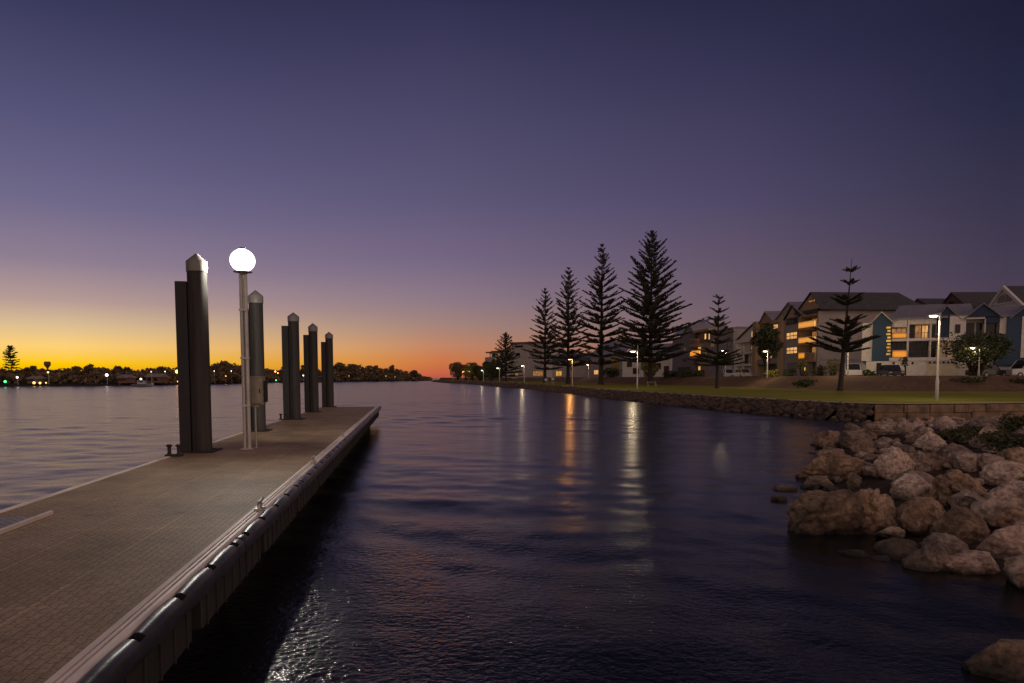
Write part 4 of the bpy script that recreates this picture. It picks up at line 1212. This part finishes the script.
# ------------------------------------------------------------------ street lamps
def bulb(parent, loc, r, watt, col, down=False):
    l = bpy.data.lights.new('lamp_light', 'SPOT' if down else 'POINT')
    if down: l.spot_size, l.spot_blend = R(155), .35
    l.energy = watt; l.shadow_soft_size = r; l.color = col
    return link('lamp_light', l, parent, loc)
def street_lamp(u, Y, vb, vt, uh, vh, label, z=None, mat='lens', head=.55, arm=None, lensscale=1., group='street lamps along the path', watt=170, down=False):
    b = P(u, vb, Y); z0 = b.z if z is None else z
    root = thing('street_lamp', label, 'street lamp', (b.x, b.y, z0), 0, group)
    H = P(u, vt, Y).z - z0; hz = P(uh, vh, Y).z - z0
    hx = P(uh, vh, Y).x - b.x
    mb = MB(); mb.tube([(0, 0, 0), (0, 0, H * .24), (0, 0, H * .245), (0, 0, H)], [.105, .10, .075, .055], 12)
    mb.tube([(0, 0, hz + .12), (hx * .55, 0, hz + .12)], .035, 8)
    mb.build('pole', MAT['pole'], root, smooth=60)
    sx = 1 if hx > 0 else -1
    L = head
    hb = MB()
    c = hx
    hb.prism([(c - L, hz + .02), (c + L, hz + .02), (c + L * .9, hz + .16), (c - L * .75, hz + .10)], -.17, .17)
    hd = hb.build('lamp_head', MAT['pole'], root, bevel=.015)
    lb_ = MB(); k = lensscale
    lb_.lathe([(.05 * k, hz - .09 * k), (.16 * k, hz - .06 * k), (.2 * k, hz + .015)], 14, (0, 0))
    l2 = lb_.build('lens', MAT[mat], hd, smooth=True); l2.location = (c, 0, 0); l2.scale = (L / .32, 1, 1)
    if watt: bulb(root, (c, 0, hz - .24), .10, watt, (1., .40, .10) if mat == 'lenso' else (1., .76, .46), down)
    return root
street_lamp(936.5, 44, 401, 312.5, 933.5, 316, 'nearest street lamp, tall white pole with a flat head by the right lawn', .95, 'lens', .42, watt=420, down=True)
street_lamp(637.2, 91, 388, 345, 633, 351.5, 'white street lamp in front of the broadest pine', 1.0)
street_lamp(572.3, 128, 386, 358.5, 570, 359.5, 'street lamp glowing orange by the tall pines', 1.0, 'lenso', watt=330)
street_lamp(524.3, 185, 384, 365, 522.3, 365.8, 'white street lamp before the large pale flat roofed building', 1.0)
street_lamp(499.6, 240, 382.5, 367.3, 497.6, 368.2, 'white street lamp before the dense lower pine', 1.0)
street_lamp(483.5, 290, 382, 369.8, 482, 370.4, 'white street lamp below the stepped apartment building', 1.0)
street_lamp(468.7, 340, 381, 370.3, 469.5, 371, 'white street lamp beside the yellow lit tree', 1.0)
street_lamp(462.8, 370, 381, 371, 463.4, 371.6, 'orange street lamp second from the tip of the right shore', 1.0, 'lenso')
street_lamp(453.2, 405, 380, 372, 453.9, 372.8, 'small white lamp furthest along the right shore', .9)
gl = 'street lamps on the road behind the bank'
street_lamp(767.2, 95, 378, 349.5, 765.2, 351.3, 'white street lamp in front of the dark leafy street tree', 2.40, 'lens', .5, group=gl, watt=300, down=True)
street_lamp(847.5, 80, 378, 337.5, 844.5, 338.6, 'bright street lamp behind the leaning young pine', 2.40, 'lens', .32, group=gl, watt=520)
street_lamp(725.5, 120, 378, 349.5, 723.5, 350.8, 'street lamp seen through the young tiered pine', 2.40, 'lens', .5, group=gl)
street_lamp(640, 150, 378, 356, 644, 357, 'dim lamp on a thin pole left of the broadest pine trunk', 2.4, 'farwarm', .4, group=gl, watt=0)
street_lamp(978.5, 72.5, 377, 346, 972.5, 347.8, 'street lamp shining through the broad bushy tree', 2.4, 'farw', .35, group=gl, watt=70)
street_lamp(588.5, 200, 378, 363.5, 587.4, 364.6, 'small white lamp glowing between the second tallest pine and the orange lamp', 2.4, 'lens', .35, group=gl)

# ------------------------------------------------------------------ cars
def car(loc, rotz, label, paint, L=4.4, Wd=1.75, Hh=1.5, van=False):
    root = thing('parked_car', label, 'car', loc, rotz, 'cars parked along the street')
    b = MB()
    h = L / 2
    if van:
        low = [(-h, .35), (h, .35), (h, .95), (h * .55, 1.05), (-h, 1.05)]
        top = [(h * .5, 1.05), (h * .18, Hh), (-h * .97, Hh), (-h, 1.05)]
    else:
        low = [(-h, .32), (h, .32), (h, .68), (h * .93, .80), (h * .42, .92), (-h * .72, .95), (-h, .86)]
        top = [(h * .40, .92), (h * .08, Hh), (-h * .48, Hh), (-h * .78, .95)]
    b.prism(low, -Wd / 2, Wd / 2)
    body = b.build('body', MAT[paint], root, bevel=.05)
    c = MB(); c.prism(top, -Wd / 2 + .1, Wd / 2 - .1); c.build('cabin', MAT['glass'], root, bevel=.04)
    r = MB(); r.box(top[2][0] + .05, top[1][0] - .03, -Wd / 2 + .13, Wd / 2 - .13, Hh + .002, Hh + .035)
    for s in (-1, 1):
        for (p, q) in ((top[0], top[1]), (top[3], top[2])):
            r.tube([(p[0], s * (Wd / 2 - .1), p[1]), (q[0], s * (Wd / 2 - .12), q[1])], .04, 6)
        r.tube([((top[1][0] + top[2][0]) / 2, s * (Wd / 2 - .09), .95), ((top[1][0] + top[2][0]) / 2, s * (Wd / 2 - .1), Hh)], .04, 6)
    r.build('roof', MAT[paint], root)
    for x in (-h * .62, h * .62):
        for s in (-1, 1):
            w = MB(); w.tube([(x, s * (Wd / 2 - .16), .32), (x, s * (Wd / 2 + .02), .32)], .32, 18); wo = w.build('wheel', MAT['tyre'], root, smooth=40)
            w = MB(); w.tube([(x, s * (Wd / 2 + .005), .32), (x, s * (Wd / 2 + .03), .32)], .19, 14); w.build('rim', MAT['steel'], wo)
    for s in (-1, 1):
        w = MB(); w.box(h - .03, h + .02, s * Wd * .36 - .15, s * Wd * .36 + .15, .58, .72); w.build('headlight', MAT['framew'], root)
        w = MB(); w.box(-h - .02, -h + .03, s * Wd * .38 - .12, s * Wd * .38 + .12, .62, .8); w.build('tail_light', MAT['brown'], root)
    return root
car(put(852, 86, 2.40), R(-112), 'white van parked left of the blue gable townhouse', 'carw', 4.6, 1.85, 1.75, True)
car(put(891, 80.5, 2.40), R(-104), 'black hatchback parked below the porthole windows', 'card')
car(put(987, 76.5, 2.40), R(20), 'dark sedan parked behind the broad bushy tree', 'card', 4.5, 1.8, 1.42)
car(put(1026, 76.5, 2.40), R(185), 'white utility van parked at the right edge of the street', 'carw', 5.0, 1.9, 2.0, True)
car(put(727, 122, 2.40), R(80), 'silver car parked behind the young tiered pine', 'cars')
car(put(741, 118, 2.40), R(100), 'white car parked before the white gable house', 'carw')
car(put(700, 135, 2.40), R(70), 'dark car parked under the glowing orange balconies', 'card')

# bench and small signs on the lawn
b = P(652, 384.6, 112)
bn = thing('park_bench', 'small timber bench on the lawn beside the broadest pine', 'bench', (b.x, b.y, 1.0), .2)
mb = MB(); 
for k in range(3): mb.box(-.8, .8, -.22 + k * .16, -.09 + k * .16, .43, .47)
mb.build('seat', MAT['wood'], bn)
mb = MB()
for k in range(2): mb.box(-.8, .8, .27, .31, .58 + k * .16, .70 + k * .16)
mb.build('backrest', MAT['wood'], bn)
for x in (-.65, .65):
    mb = MB(); mb.box(x - .03, x + .03, -.2, -.14, 0, .43); mb.box(x - .03, x + .03, .24, .3, 0, .86); mb.build('leg', MAT['steel'], bn)
for u, v, lab in ((546, 379.6, 'small pale sign on short posts left of the orange lamp, the lower of two'), (552.8, 378.8, 'small pale sign on short posts nearest the orange lamp')):
    b = P(u, 383, 150); sg = thing('low_sign', lab, 'sign', (b.x, b.y, 1.0), 0, 'low signs on the lawn')
    zc = P(u, v, 150).z - 1.0
    mb = MB(); mb.box(-.3, .3, -.02, .02, zc - .22, zc + .22); mb.build('board', MAT['framew'], sg)
    for x in (-.2, .2):
        mb = MB(); mb.box(x - .03, x + .03, .022, .07, 0, zc + .2); mb.build('post', MAT['steel'], sg)

# ------------------------------------------------------------------ floating pontoon
ROT = R(0) + math.atan2(102, F * (CP + .0682 * SP))       # dock runs to the vanishing point left of centre
LAT = -1.79
nx_, ny_ = math.cos(ROT), math.sin(ROT)
ORG = Vector((nx_ * LAT, ny_ * LAT, 0))
dk = thing('floating_pontoon', 'long floating pontoon with paver deck and black rubber fender along its right edge', 'pontoon', ORG, ROT)
WD, Y0, Y1, ZD = 2.78, -4.0, 36.75, .90
def to_dock(p):
    q = Vector((p.x, p.y)) - Vector((ORG.x, ORG.y))
    return q.x * nx_ + q.y * ny_, -q.x * ny_ + q.y * nx_
mb = MB(); mb.box(-WD + .05, 0, Y0, Y1, ZD - .08, ZD); mb.build('deck', MAT['deck'], dk)
mb = MB(); mb.box(-WD + .02, .13, Y0 + .02, Y1 - .02, .735, ZD - .082); mb.build('deck_frame', MAT['dark'], dk)
# right edge: grooved aluminium extrusion with bullnose
pr = [(.002, .80), (.002, .912), (.044, .916), (.047, .896), (.056, .896), (.059, .914), (.078, .913), (.081, .893), (.090, .893), (.093, .910),
      (.118, .908), (.136, .895), (.145, .868), (.145, .80)]
mb = MB(); mb.prism(pr, Y0, Y1); mb.build('edge_rail', MAT['alu'], dk)
mb = MB(); mb.box(-WD - .03, -WD + .05, Y0, Y1, .74, .912); mb.build('edge_rail', MAT['alu'], dk, bevel=.01)
mb = MB(); mb.box(-WD + .06, .0, Y1 + .002, Y1 + .08, .70, .908); mb.build('edge_rail', MAT['alu'], dk, bevel=.01)
# fender: D-section rubber extrusions, pinched at bolt pockets
def fender_mesh():
    prof = [(.0, .150), (.010, .160), (.034, .162), (.056, .155), (.075, .138), (.087, .110), (.091, .07), (.084, .025), (.06, .0), (.0, .0)]
    holes = [.20, .95, 1.70, 2.45, 3.20]; Ls = 3.38
    sec = []
    y = 0
    ysl = sorted(set([0, .02, Ls - .02, Ls] + [h + d for h in holes for d in (-.20, -.052, -.048, .048, .052, .20)] + [h + .375 for h in holes[:-1]] + [h + .25 for h in holes[:-1]] + [h + .5 for h in holes[:-1]]))
    vs, mi = [], []
    for y in ysl:
        near = min(abs(y - h) for h in holes)
        inhole = near <= .049
        bulge = 1.0 + .10 * min(1, max(0, near - .08) / .25) - (.05 if y in (0, Ls) else 0)
        for i, (x, z) in enumerate(prof):
            xx = x * bulge
            zz = z + (bulge - 1.0) * .16 * (z > .1)
            if inhole and i in (1, 2, 3): zz -= .05
            vs.append((xx, y, zz))
    n = len(prof); fs = []; ms = []
    for k in range(len(ysl) - 1):
        ymid = (ysl[k] + ysl[k + 1]) / 2
        hm = min(abs(ymid - h) for h in holes) < .078
        for i in range(n):
            fs.append((k * n + i, k * n + (i + 1) % n, (k + 1) * n + (i + 1) % n, (k + 1) * n + i))
            ms.append(1 if hm and i in (0, 1, 2, 3) else 0)
    fs += [tuple(range(n)), tuple(range(len(ysl) * n - 1, (len(ysl) - 1) * n - 1, -1))]; ms += [0, 0]
    m_ = MB(); m_.v = vs; m_.f = fs; m_.m = ms
    return m_.mesh('fender', [MAT['rubber'], MAT['hole']], smooth=35)
fm = fender_mesh()
y = 6.47 - ORG.y - 3 * 3.43
# first joint measured in the photo lies at depth 6.47 m
yj = to_dock(on_z(236, 541.7, .86))[1]
y = yj - 3.43 * 3
while y < Y1 - 1.0:
    link('fender', fm, dk, (.150, y, .735)); y += 3.43
# floats with ribs
fl = MB(); fl.prism([(-WD + .15, -.5), (-.35, -.5), (-.30, .34), (.145, .41), (.145, .73), (-WD + .15, .73)], 0, 2.14)
for k in range(8): fl.box(.146, .158, .10 + k * .27, .125 + k * .27, .41, .722)
flm = fl.mesh('float', MAT['hull'], bevel=.012, seg=1)
y = Y0
while y < Y1 - 2:
    link('float', flm, dk, (0, y, 0)); y += 2.4
# cleats
cl = MB(); cl.box(-.045, .045, -.09, .09, 0, .018); cl.tube([(0, -.05, .01), (0, -.04, .085)], .018, 8); cl.tube([(0, .05, .01), (0, .04, .085)], .018, 8)
cl.tube([(0, -.15, .10), (0, -.06, .085), (0, .06, .085), (0, .15, .10)], [.013, .02, .02, .013], 8)
clm = cl.mesh('cleat', MAT['steel'], smooth=50)
for u, v in ((258, 510.5), (309.5, 463.5), (338.6, 437.5), (366.7, 415), (379, 405.5)):
    x, y = to_dock(on_z(u, v, ZD)); link('cleat', clm, dk, (.09, min(y, Y1 - .2), ZD + .016))
bo = MB(); bo.box(-.15, .15, -.07, .07, 0, .03)
for s in (-.085, .085): bo.lathe([(.05, .03), (.034, .05), (.034, .17), (.056, .185), (.056, .21), (.03, .222)], 14, (s, 0))
bom = bo.mesh('bollard', MAT['pile2'], smooth=40)
for u, v in ((178, 456.5), (276, 420.3)):
    x, y = to_dock(on_z(u, v, ZD)); link('bollard', bom, dk, (-WD + .09, y, ZD + .014))

# gangway landing on the left
x1, y1 = to_dock(on_z(48, 517, ZD)); x0, y0 = to_dock(on_z(0, 517, ZD))
gw = thing('gangway', 'metal gangway plate landing on the left side of the pontoon', 'gangway', ORG, ROT)
mb = MB(); mb.add([(-WD + .10, 1.0, .935), (x1 - .04, 1.0, .935), (x1 - .04, y1 - .12, .935), (x1 - .10, y1, .912), (-WD + .10, y1, .912), (-WD + .10, y1 - .12, .935)], [(0, 1, 2, 5), (5, 2, 3, 4)])
mb.add([(-WD + .10, 1.0, .905), (x1 - .04, 1.0, .905), (x1 - .10, y1, .904), (-WD + .10, y1, .904)], [(0, 3, 2, 1)])
mb.build('ramp_plate', MAT['tread'], gw, recalc=False)
mb = MB(); mb.box(x1 - .038, x1, .9, y1 + .12, .903, .95); mb.build('edge_bar', MAT['alu'], gw, bevel=.006)
mb = MB(); mb.box(-WD + .065, -WD + .095, .9, y1, .915, .95); mb.build('edge_bar', MAT['alu'], gw, bevel=.006)

# ------------------------------------------------------------------ mooring piles
piles = [(202.5, 452, 253, 271, 282, 198), (259, 431, 290, 302.6, 309, 257.5), (295.5, 418.7, 312.3, 321, 326, 294.2), (314.5, 411.7, 323, 331, 335, 314), (330.3, 406.9, 331.8, 338, 342, 330.2)]
lab = ['nearest and tallest black mooring pile with a white cone cap', 'black mooring pile just behind the lamp pole and cabinet', 'middle black mooring pile of the five, right of the lamp pole', 'fourth black mooring pile, second from the far end of the pontoon', 'furthest and smallest looking black mooring pile at the pontoon end']
for k, (u, vb, vt, vc, vs_, ut) in enumerate(piles):
    Yd = 13.95 + 5.42 * k
    p = P(u, vb, Yd)
    x, y = to_dock(p)
    x += 0.0
    w = ORG + Vector((nx_ * x - ny_ * y, ny_ * x + nx_ * y, 0))
    root = thing('mooring_pile', lab[k], 'mooring pile', (w.x, w.y, 0), ROT, 'black mooring piles with white cone caps')
    zt, zc, zs = (P(ut, q, w.y).z for q in (vt, vc, vs_))
    r = .19
    mb = MB(); mb.lathe([(r, -1.5), (r, zc)], 28); mb.build('shaft', MAT['pile'], root, smooth=40)
    mb = MB(); ch = zt - zc
    mb.lathe([(r + .012, zc - .02), (r + .014, zc + ch * .5), (r + .004, zc + ch * .54), (.02, zt - .012), (.001, zt)], 28); mb.build('cap', MAT['cap'], root, smooth=40)
    mb = MB(); mb.box(-.405, -.183, -.10, .12, -1.5, zs); mb.build('side_post', MAT['pile2'], root, bevel=.01)
    # guide frame bolted to the deck
    mb = MB()
    mb.box(-.36, .30, -.36, -.245, ZD + .003, ZD + .03); mb.box(-.36, .30, .245, .36, ZD + .003, ZD + .03); mb.box(.235, .30, -.244, .244, ZD + .003, ZD + .03)
    g_ = mb.build('pile_guide', MAT['dark'], dk); g_.location = (x, y, 0)

# ------------------------------------------------------------------ dock lamp and cabinet
p = on_z(247.5, 449, ZD)
dl = thing('dock_light', 'tall twin tube lamp pole with a blazing white lamp on the pontoon', 'lamp', (p.x, p.y, ZD), ROT)
Yl = p.y
zt = P(243, 272, Yl).z - ZD; zl = P(243, 260, Yl).z - ZD
mb = MB(); mb.box(-.12, .12, -.10, .10, 0, .018); mb.tube([(-.045, 0, .01), (-.045, 0, zt)], .036, 14); mb.build('pole', MAT['pole'], dl, smooth=40)
mb = MB(); mb.tube([(.04, .0, .01), (.04, .0, zt - .05)], .043, 14)
for z in (.9, 1.9, 2.9): mb.box(-.09, .09, -.05, .05, z, z + .04)
mb.build('conduit', MAT['steel'], dl, smooth=40)
hb = MB(); hb.lathe([(.06, zt - .06), (.10, zt - .02), (.19, zt - .005), (.19, zt + .005)], 20); 
cp_ = MB(); cp_.lathe([(.075, zl + .222), (.07, zl + .240), (.04, zl + .252), (.01, zl + .256)], 24)
cp_.build('lamp_cap', MAT['dark'], dl, smooth=40)
hd = hb.build('lamp_head', MAT['steel'], dl, smooth=40)
lb2 = MB(); lb2.lathe([(max(.03, .25 * math.sin(math.pi * q / 20)), zl - .01 - .235 * math.cos(math.pi * q / 20)) for q in range(21)], 48); lb2.build('diffuser', MAT['globe'], hd, smooth=True)
bulb(dl, (0, 0, zl + .02), .11, 1000, (1., .93, .80))
pc = on_z(256.2, 447.5, ZD)
bx = thing('power_cabinet', 'drab metal electrical cabinet on a thin leg beside the lamp pole', 'cabinet', (pc.x, pc.y, ZD), ROT)
z0, z1 = P(257, 404.5, pc.y).z - ZD, P(257, 377, pc.y).z - ZD
wl_, wr_ = (246.9 - 256.2) * pc.y / F, (267.5 - 256.2) * pc.y / F
mb = MB(); mb.box(wl_, wr_ - .06, -.10, .22, z0, z1); mb.build('cabinet_body', MAT['cabinet'], bx, bevel=.008)
mb = MB(); mb.box(wl_ + .025, wr_ - .085, -.122, -.1005, z0 + .025, z1 - .09); dr = mb.build('door', MAT['cabinet'], bx, bevel=.006)
mb = MB(); mb.box(wr_ - .125, wr_ - .11, -.145, -.1225, (z0 + z1) / 2 - .05, (z0 + z1) / 2 + .05); mb.build('handle', MAT['dark'], dr)
mb = MB(); mb.box(wl_ - .015, wr_ - .045, -.115, .235, z1 + .001, z1 + .02); mb.build('lid', MAT['cabinet'], bx, bevel=.004)
mb = MB(); mb.box(wr_ - .0595, wr_, -.02, .14, z0 + .05, z1 - .08); mb.build('socket_box', MAT['dark'], bx, bevel=.006)
mb = MB(); mb.box(-.05, .08, -.03, .05, z0 - .05, z0 - .001); mb.tube([(0, 0, 0), (0, 0, z0 - .04)], .022, 10); mb.box(-.05, .05, -.05, .05, 0, .012); mb.build('leg', MAT['steel'], bx, smooth=40)

# ------------------------------------------------------------------ far shore
FW = [(-300, 150), (-200, 175), (-150, 193), (-120, 222), (-116, 262), (-122, 300), (-128, 360), (-118, 440), (-98, 500), (-80, 560), (-74, 640), (-78, 700)]
FWs = smooth_line(FW, 4)
FIs = [p + Vector((-p.y * .15 - 90, 60)) for p in FWs]
F2 = [p.lerp(q, .06) for p, q in zip(FWs, FIs)]
mb = MB(); n = len(FWs)
mb.add([(p.x, p.y, -.2) for p in FWs] + [(p.x, p.y, .9) for p in F2] + [(p.x, p.y, 3.0) for p in FIs],
       [(i, i + 1, n + i + 1, n + i) for i in range(n - 1)] + [(n + i, n + i + 1, 2 * n + i + 1, 2 * n + i) for i in range(n - 1)])
struct(mb.build('far_shore', MAT['far'], smooth=True))
def far_pt(u, back=8):
    """point on the far bank in the direction of image column u, a little behind its waterline"""
    d = ray(u, 378); az = d.x / d.y
    best = None
    for i in range(n - 1):
        a, b = FWs[i], FWs[i + 1]
        fa, fb = a.x - az * a.y, b.x - az * b.y
        if fa * fb <= 0 and fa != fb:
            s = fa / (fa - fb); q = a.lerp(b, s)
            if best is None or q.y < best.y: best = q
    if best is None: best = FWs[0] if u < 0 else FWs[-1]
    Yq = best.y + back
    return Vector((az * Yq, Yq))
# skyline height of the wood in image rows, by column
SKY = [(-60, 371), (0, 369), (20, 370), (40, 369), (60, 369), (80, 368.5), (100, 368), (120, 369), (150, 369.5), (165, 368), (182, 368), (200, 367), (208, 366), (214, 364), (224, 362), (232, 362), (244, 366),
       (262, 369), (285, 370), (300, 370), (312, 369), (326, 369), (338, 364), (350, 364), (365, 366), (380, 367), (395, 369), (410, 372), (420, 375), (430, 377)]
def skyline(u):
    for (a, va), (b, vb) in zip(SKY, SKY[1:]):
        if a <= u <= b: return va + (vb - va) * (u - a) / (b - a)
    return 376
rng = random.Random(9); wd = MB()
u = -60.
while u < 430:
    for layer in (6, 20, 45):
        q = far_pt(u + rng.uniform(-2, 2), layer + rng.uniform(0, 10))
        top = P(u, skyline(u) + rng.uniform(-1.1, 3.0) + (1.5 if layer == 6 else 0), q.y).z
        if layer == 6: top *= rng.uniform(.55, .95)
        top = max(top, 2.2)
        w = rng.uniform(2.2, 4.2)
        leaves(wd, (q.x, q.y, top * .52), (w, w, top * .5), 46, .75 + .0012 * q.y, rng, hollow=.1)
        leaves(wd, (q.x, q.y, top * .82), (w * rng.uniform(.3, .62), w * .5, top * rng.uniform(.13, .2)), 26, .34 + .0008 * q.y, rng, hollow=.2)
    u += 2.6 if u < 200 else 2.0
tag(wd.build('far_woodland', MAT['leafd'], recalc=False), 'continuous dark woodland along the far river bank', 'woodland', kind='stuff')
far_trees = [(33, 366, 5, 'small round tree right of the water tower base'), (27, 367, 3.5, 'round treetop between the far pine and the water tower'), (77, 366, 7, 'flat topped tree in the middle of the left skyline'), (90, 363.5, 7, 'domed tree left of the peak of the left skyline'),
             (88, 365, 4, 'thin tree left of the domed skyline tree'), (117, 367, 10, 'broad low tree on the far bank left of the white light'), (128, 367.5, 7, 'rounded far tree right of the white light'), (161, 367.5, 9, 'spreading far tree above the moored boat'),
             (215, 366, 7, 'tree crown left of the domed thicket seen past the nearest pile'), (226, 360.5, 11, 'tall domed thicket seen between the nearest pile and the lamp pole'), (284, 365.5, 4, 'spindly tree seen left of the middle pile'), (303, 365, 3, 'thin tree seen between the middle piles'), (309, 364.5, 3, 'umbrella shaped tree seen right of the middle pile'),
             (340, 361.5, 12, 'tall rounded tree right of the furthest pile'), (356, 363.5, 9, 'rounded tree second right of the furthest pile'), (374, 365.5, 12, 'low spreading tree in the middle of the right skyline'), (392, 365, 5, 'pointed tree near the tip of the far bank'), (414, 371, 10, 'low trees at the tip of the far bank')]
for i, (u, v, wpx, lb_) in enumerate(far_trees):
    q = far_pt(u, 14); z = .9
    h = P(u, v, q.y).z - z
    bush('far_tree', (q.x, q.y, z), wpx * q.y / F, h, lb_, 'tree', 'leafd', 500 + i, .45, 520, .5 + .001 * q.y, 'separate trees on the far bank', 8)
# water tower
q = far_pt(48, 60); wt = thing('water_tower', 'water tower on a stem above the far bank', 'water tower', (q.x, q.y, 1), 0)
zt, zb_, = P(48, 361.5, q.y).z - 1, P(48, 366.5, q.y).z - 1
k = q.y / F
mb = MB(); mb.lathe([(1.1 * k, 0), (.8 * k, zb_)], 16); mb.build('stem', MAT['leafd'], wt, smooth=40)
mb = MB(); mb.lathe([(.8 * k, zb_ - .6), (2.6 * k, zb_ + 1.0 * k), (2.9 * k, zb_ + 1.4 * k), (2.9 * k, zt - .3), (2.2 * k, zt)], 20); mb.build('tank', MAT['brown'], wt, smooth=40)
# houses half hidden on the far bank
for u, w, v, lb_ in ((153, 14, 373.5, 'pale roofed low house above the moored boat'), (122, 9, 374.5, 'small grey roofed house left of the moored boat'), (31, 8, 376, 'low house near the yellow lights at far left')):
    q = far_pt(u, 3); hw = w * q.y / F / 2; zt = P(u, v, q.y).z - .8
    r_ = thing('riverside_house', lb_, 'house', (q.x, q.y, .8), 0, 'houses on the far bank')
    mb = MB(); mb.box(-hw, hw, 0, 5, 0, zt * .62); mb.build('wall', MAT['brown'], r_)
    mb = MB(); mb.prism([(-.6, zt * .62), (5.6, zt * .62), (2.5, zt)], -hw - .4, hw + .4, 'x'); mb.build('roof', MAT['greyd'], r_)
    for s in (-.5, .4):
        mb = MB(); mb.box(s * hw - .6, s * hw + .6, -.06, 0, .7, zt * .5); mb.build('window', MAT['glass'], r_)
# far lamps
def far_lamp(u, v, mat, label, r=.35, back=2):
    q = far_pt(u, back); z = P(u, v, q.y).z
    o = thing('shore_lamp', label, 'lamp', (q.x, q.y, .5), 0, 'lamps on the far bank')
    mb = MB(); mb.tube([(0, .1, 0), (0, .1, max(.3, z - .5))], .07, 6); mb.build('post', MAT['steel'], o)
    mb = MB(); zz = z - .5
    mb.lathe([(r * .3, zz - r), (r * .9, zz - r * .5), (r, zz), (r * .9, zz + r * .5), (r * .3, zz + r)], 12, (0, -.1)); mb.build('bulb', MAT[mat], o, smooth=True)
for u, v, m_, lb_, r in ((17.5, 377.3, 'farw', 'white lamp at the far left of the opposite bank', .28), (107, 375, 'farw', 'bright white lamp near the middle of the left bank', .42), (48.5, 372.3, 'farwarm', 'warm lamp below the water tower', .26),
        (34, 382.8, 'farwarm', 'yellow lamp at the waterside, left of the pair', .36), (40, 383, 'farwarm', 'yellow lamp at the waterside, right of the pair', .32), (46, 382.8, 'farwarm', 'small yellow waterside lamp right of the pair', .2), (151.5, 371.7, 'farwarm', 'small warm lamp above the pale roofed house', .2), (141, 379, 'farw', 'white lamp directly above the moored boat', .3),
        (165.5, 371.5, 'farw', 'faint white lamp left of the orange lamp', .16), (177.6, 371.6, 'faro', 'large orange lamp just left of the nearest pile', .62), (178, 381.5, 'faro', 'small orange lamp at the waterside just left of the nearest pile', .24), (225.8, 376, 'faro', 'orange lamp under the domed thicket', .26), (231.5, 371, 'farw', 'white lamp in the domed thicket', .18), (214.5, 371, 'farw', 'faint white lamp beside the nearest pile', .14),
        (275.5, 371.5, 'faro', 'orange lamp between the cabinet and the middle pile', .42), (278, 373, 'faro', 'second orange lamp between the cabinet and the middle pile', .3), (303.4, 375.5, 'farw', 'white lamp seen between the middle piles', .34), (349, 376, 'farwarm', 'faint warm lamp in the trees right of the furthest pile', .2), (386, 376, 'farwarm', 'faint warm lamp in the right part of the far woods', .26), (395, 377, 'farwarm', 'faint warm lamp near the tip of the far woods', .2)):
    far_lamp(u, v, m_, lb_, r)
# channel markers
for u, v, lb_, hh in ((5, 381.6, 'green lit channel marker post at the far left of the water', 1.0), (276, 380.2, 'green lit marker post seen between the cabinet and the middle pile', .8)):
    q = far_pt(u, -9) ; o = thing('channel_marker', lb_, 'channel marker', (q.x, q.y, 0), 0, 'green channel markers')
    z = P(u, v, q.y).z
    mb = MB(); mb.tube([(0, 0, -1), (0, 0, z - .2)], .12, 8); mb.build('post', MAT['dark'], o)
    mb = MB(); mb.lathe([(.1, z - .3), (.3, z - .15), (.3, z + .15), (.1, z + .3)], 12); mb.build('lantern', MAT['farg'], o, smooth=True)
# moored boat
q = on_z(142, 386.2, 0); q = Vector((P(142, 380, 190).x, 190, 0))
bt = thing('moored_boat', 'small white cabin boat moored off the far bank', 'boat', q, R(6))
hl = [(-2.6, -.1), (-2.7, .75), (3.1, 1.0), (2.3, -.1)]
mb = MB(); vs = []
for x, b_, z0, z1 in ((-2.6, .9, -.2, .7), (-.8, 1.05, -.25, .72), (1.2, .9, -.2, .82), (2.4, .45, 0, .95), (3.1, .03, .3, 1.05)):
    vs += [(x, -b_, z1), (x, -b_ * .6, z0), (x, b_ * .6, z0), (x, b_, z1)]
mb.add(vs, [(i * 4 + j, i * 4 + j + 1, i * 4 + 5 + j, i * 4 + 4 + j) for i in range(4) for j in range(3)] + [(i * 4 + 3, i * 4, i * 4 + 4, i * 4 + 7) for i in range(4)] + [(0, 1, 2, 3), (16, 17, 18, 19)])
mb.build('hull', MAT['cars'], bt)
mb = MB(); mb.prism([(-1.0, .72), (1.3, .8), (.7, 1.75), (-1.0, 1.75)], -.75, .75); cb_ = mb.build('cabin', MAT['cars'], bt, bevel=.05)
for s in (-1, 1):
    mb = MB(); mb.box(-.8, .6, s * .76 - .02, s * .76 + .02, 1.2, 1.6); mb.build('window', MAT['glass'], cb_)
mb = MB(); mb.tube([(-.2, 0, 1.75), (-.2, 0, 2.9)], .03, 6); mb.build('mast', MAT['steel'], bt)

# ------------------------------------------------------------------ render settings
S.render.engine = 'CYCLES'
S.view_settings.view_transform = 'Standard'
S.view_settings.look = 'None'
S.view_settings.exposure = 0.0
S.view_settings.gamma = 1.0
S.view_settings.use_curve_mapping = False
S.cycles.use_denoising = True
S.cycles.max_bounces = 6
S.cycles.sample_clamp_indirect = 4.0
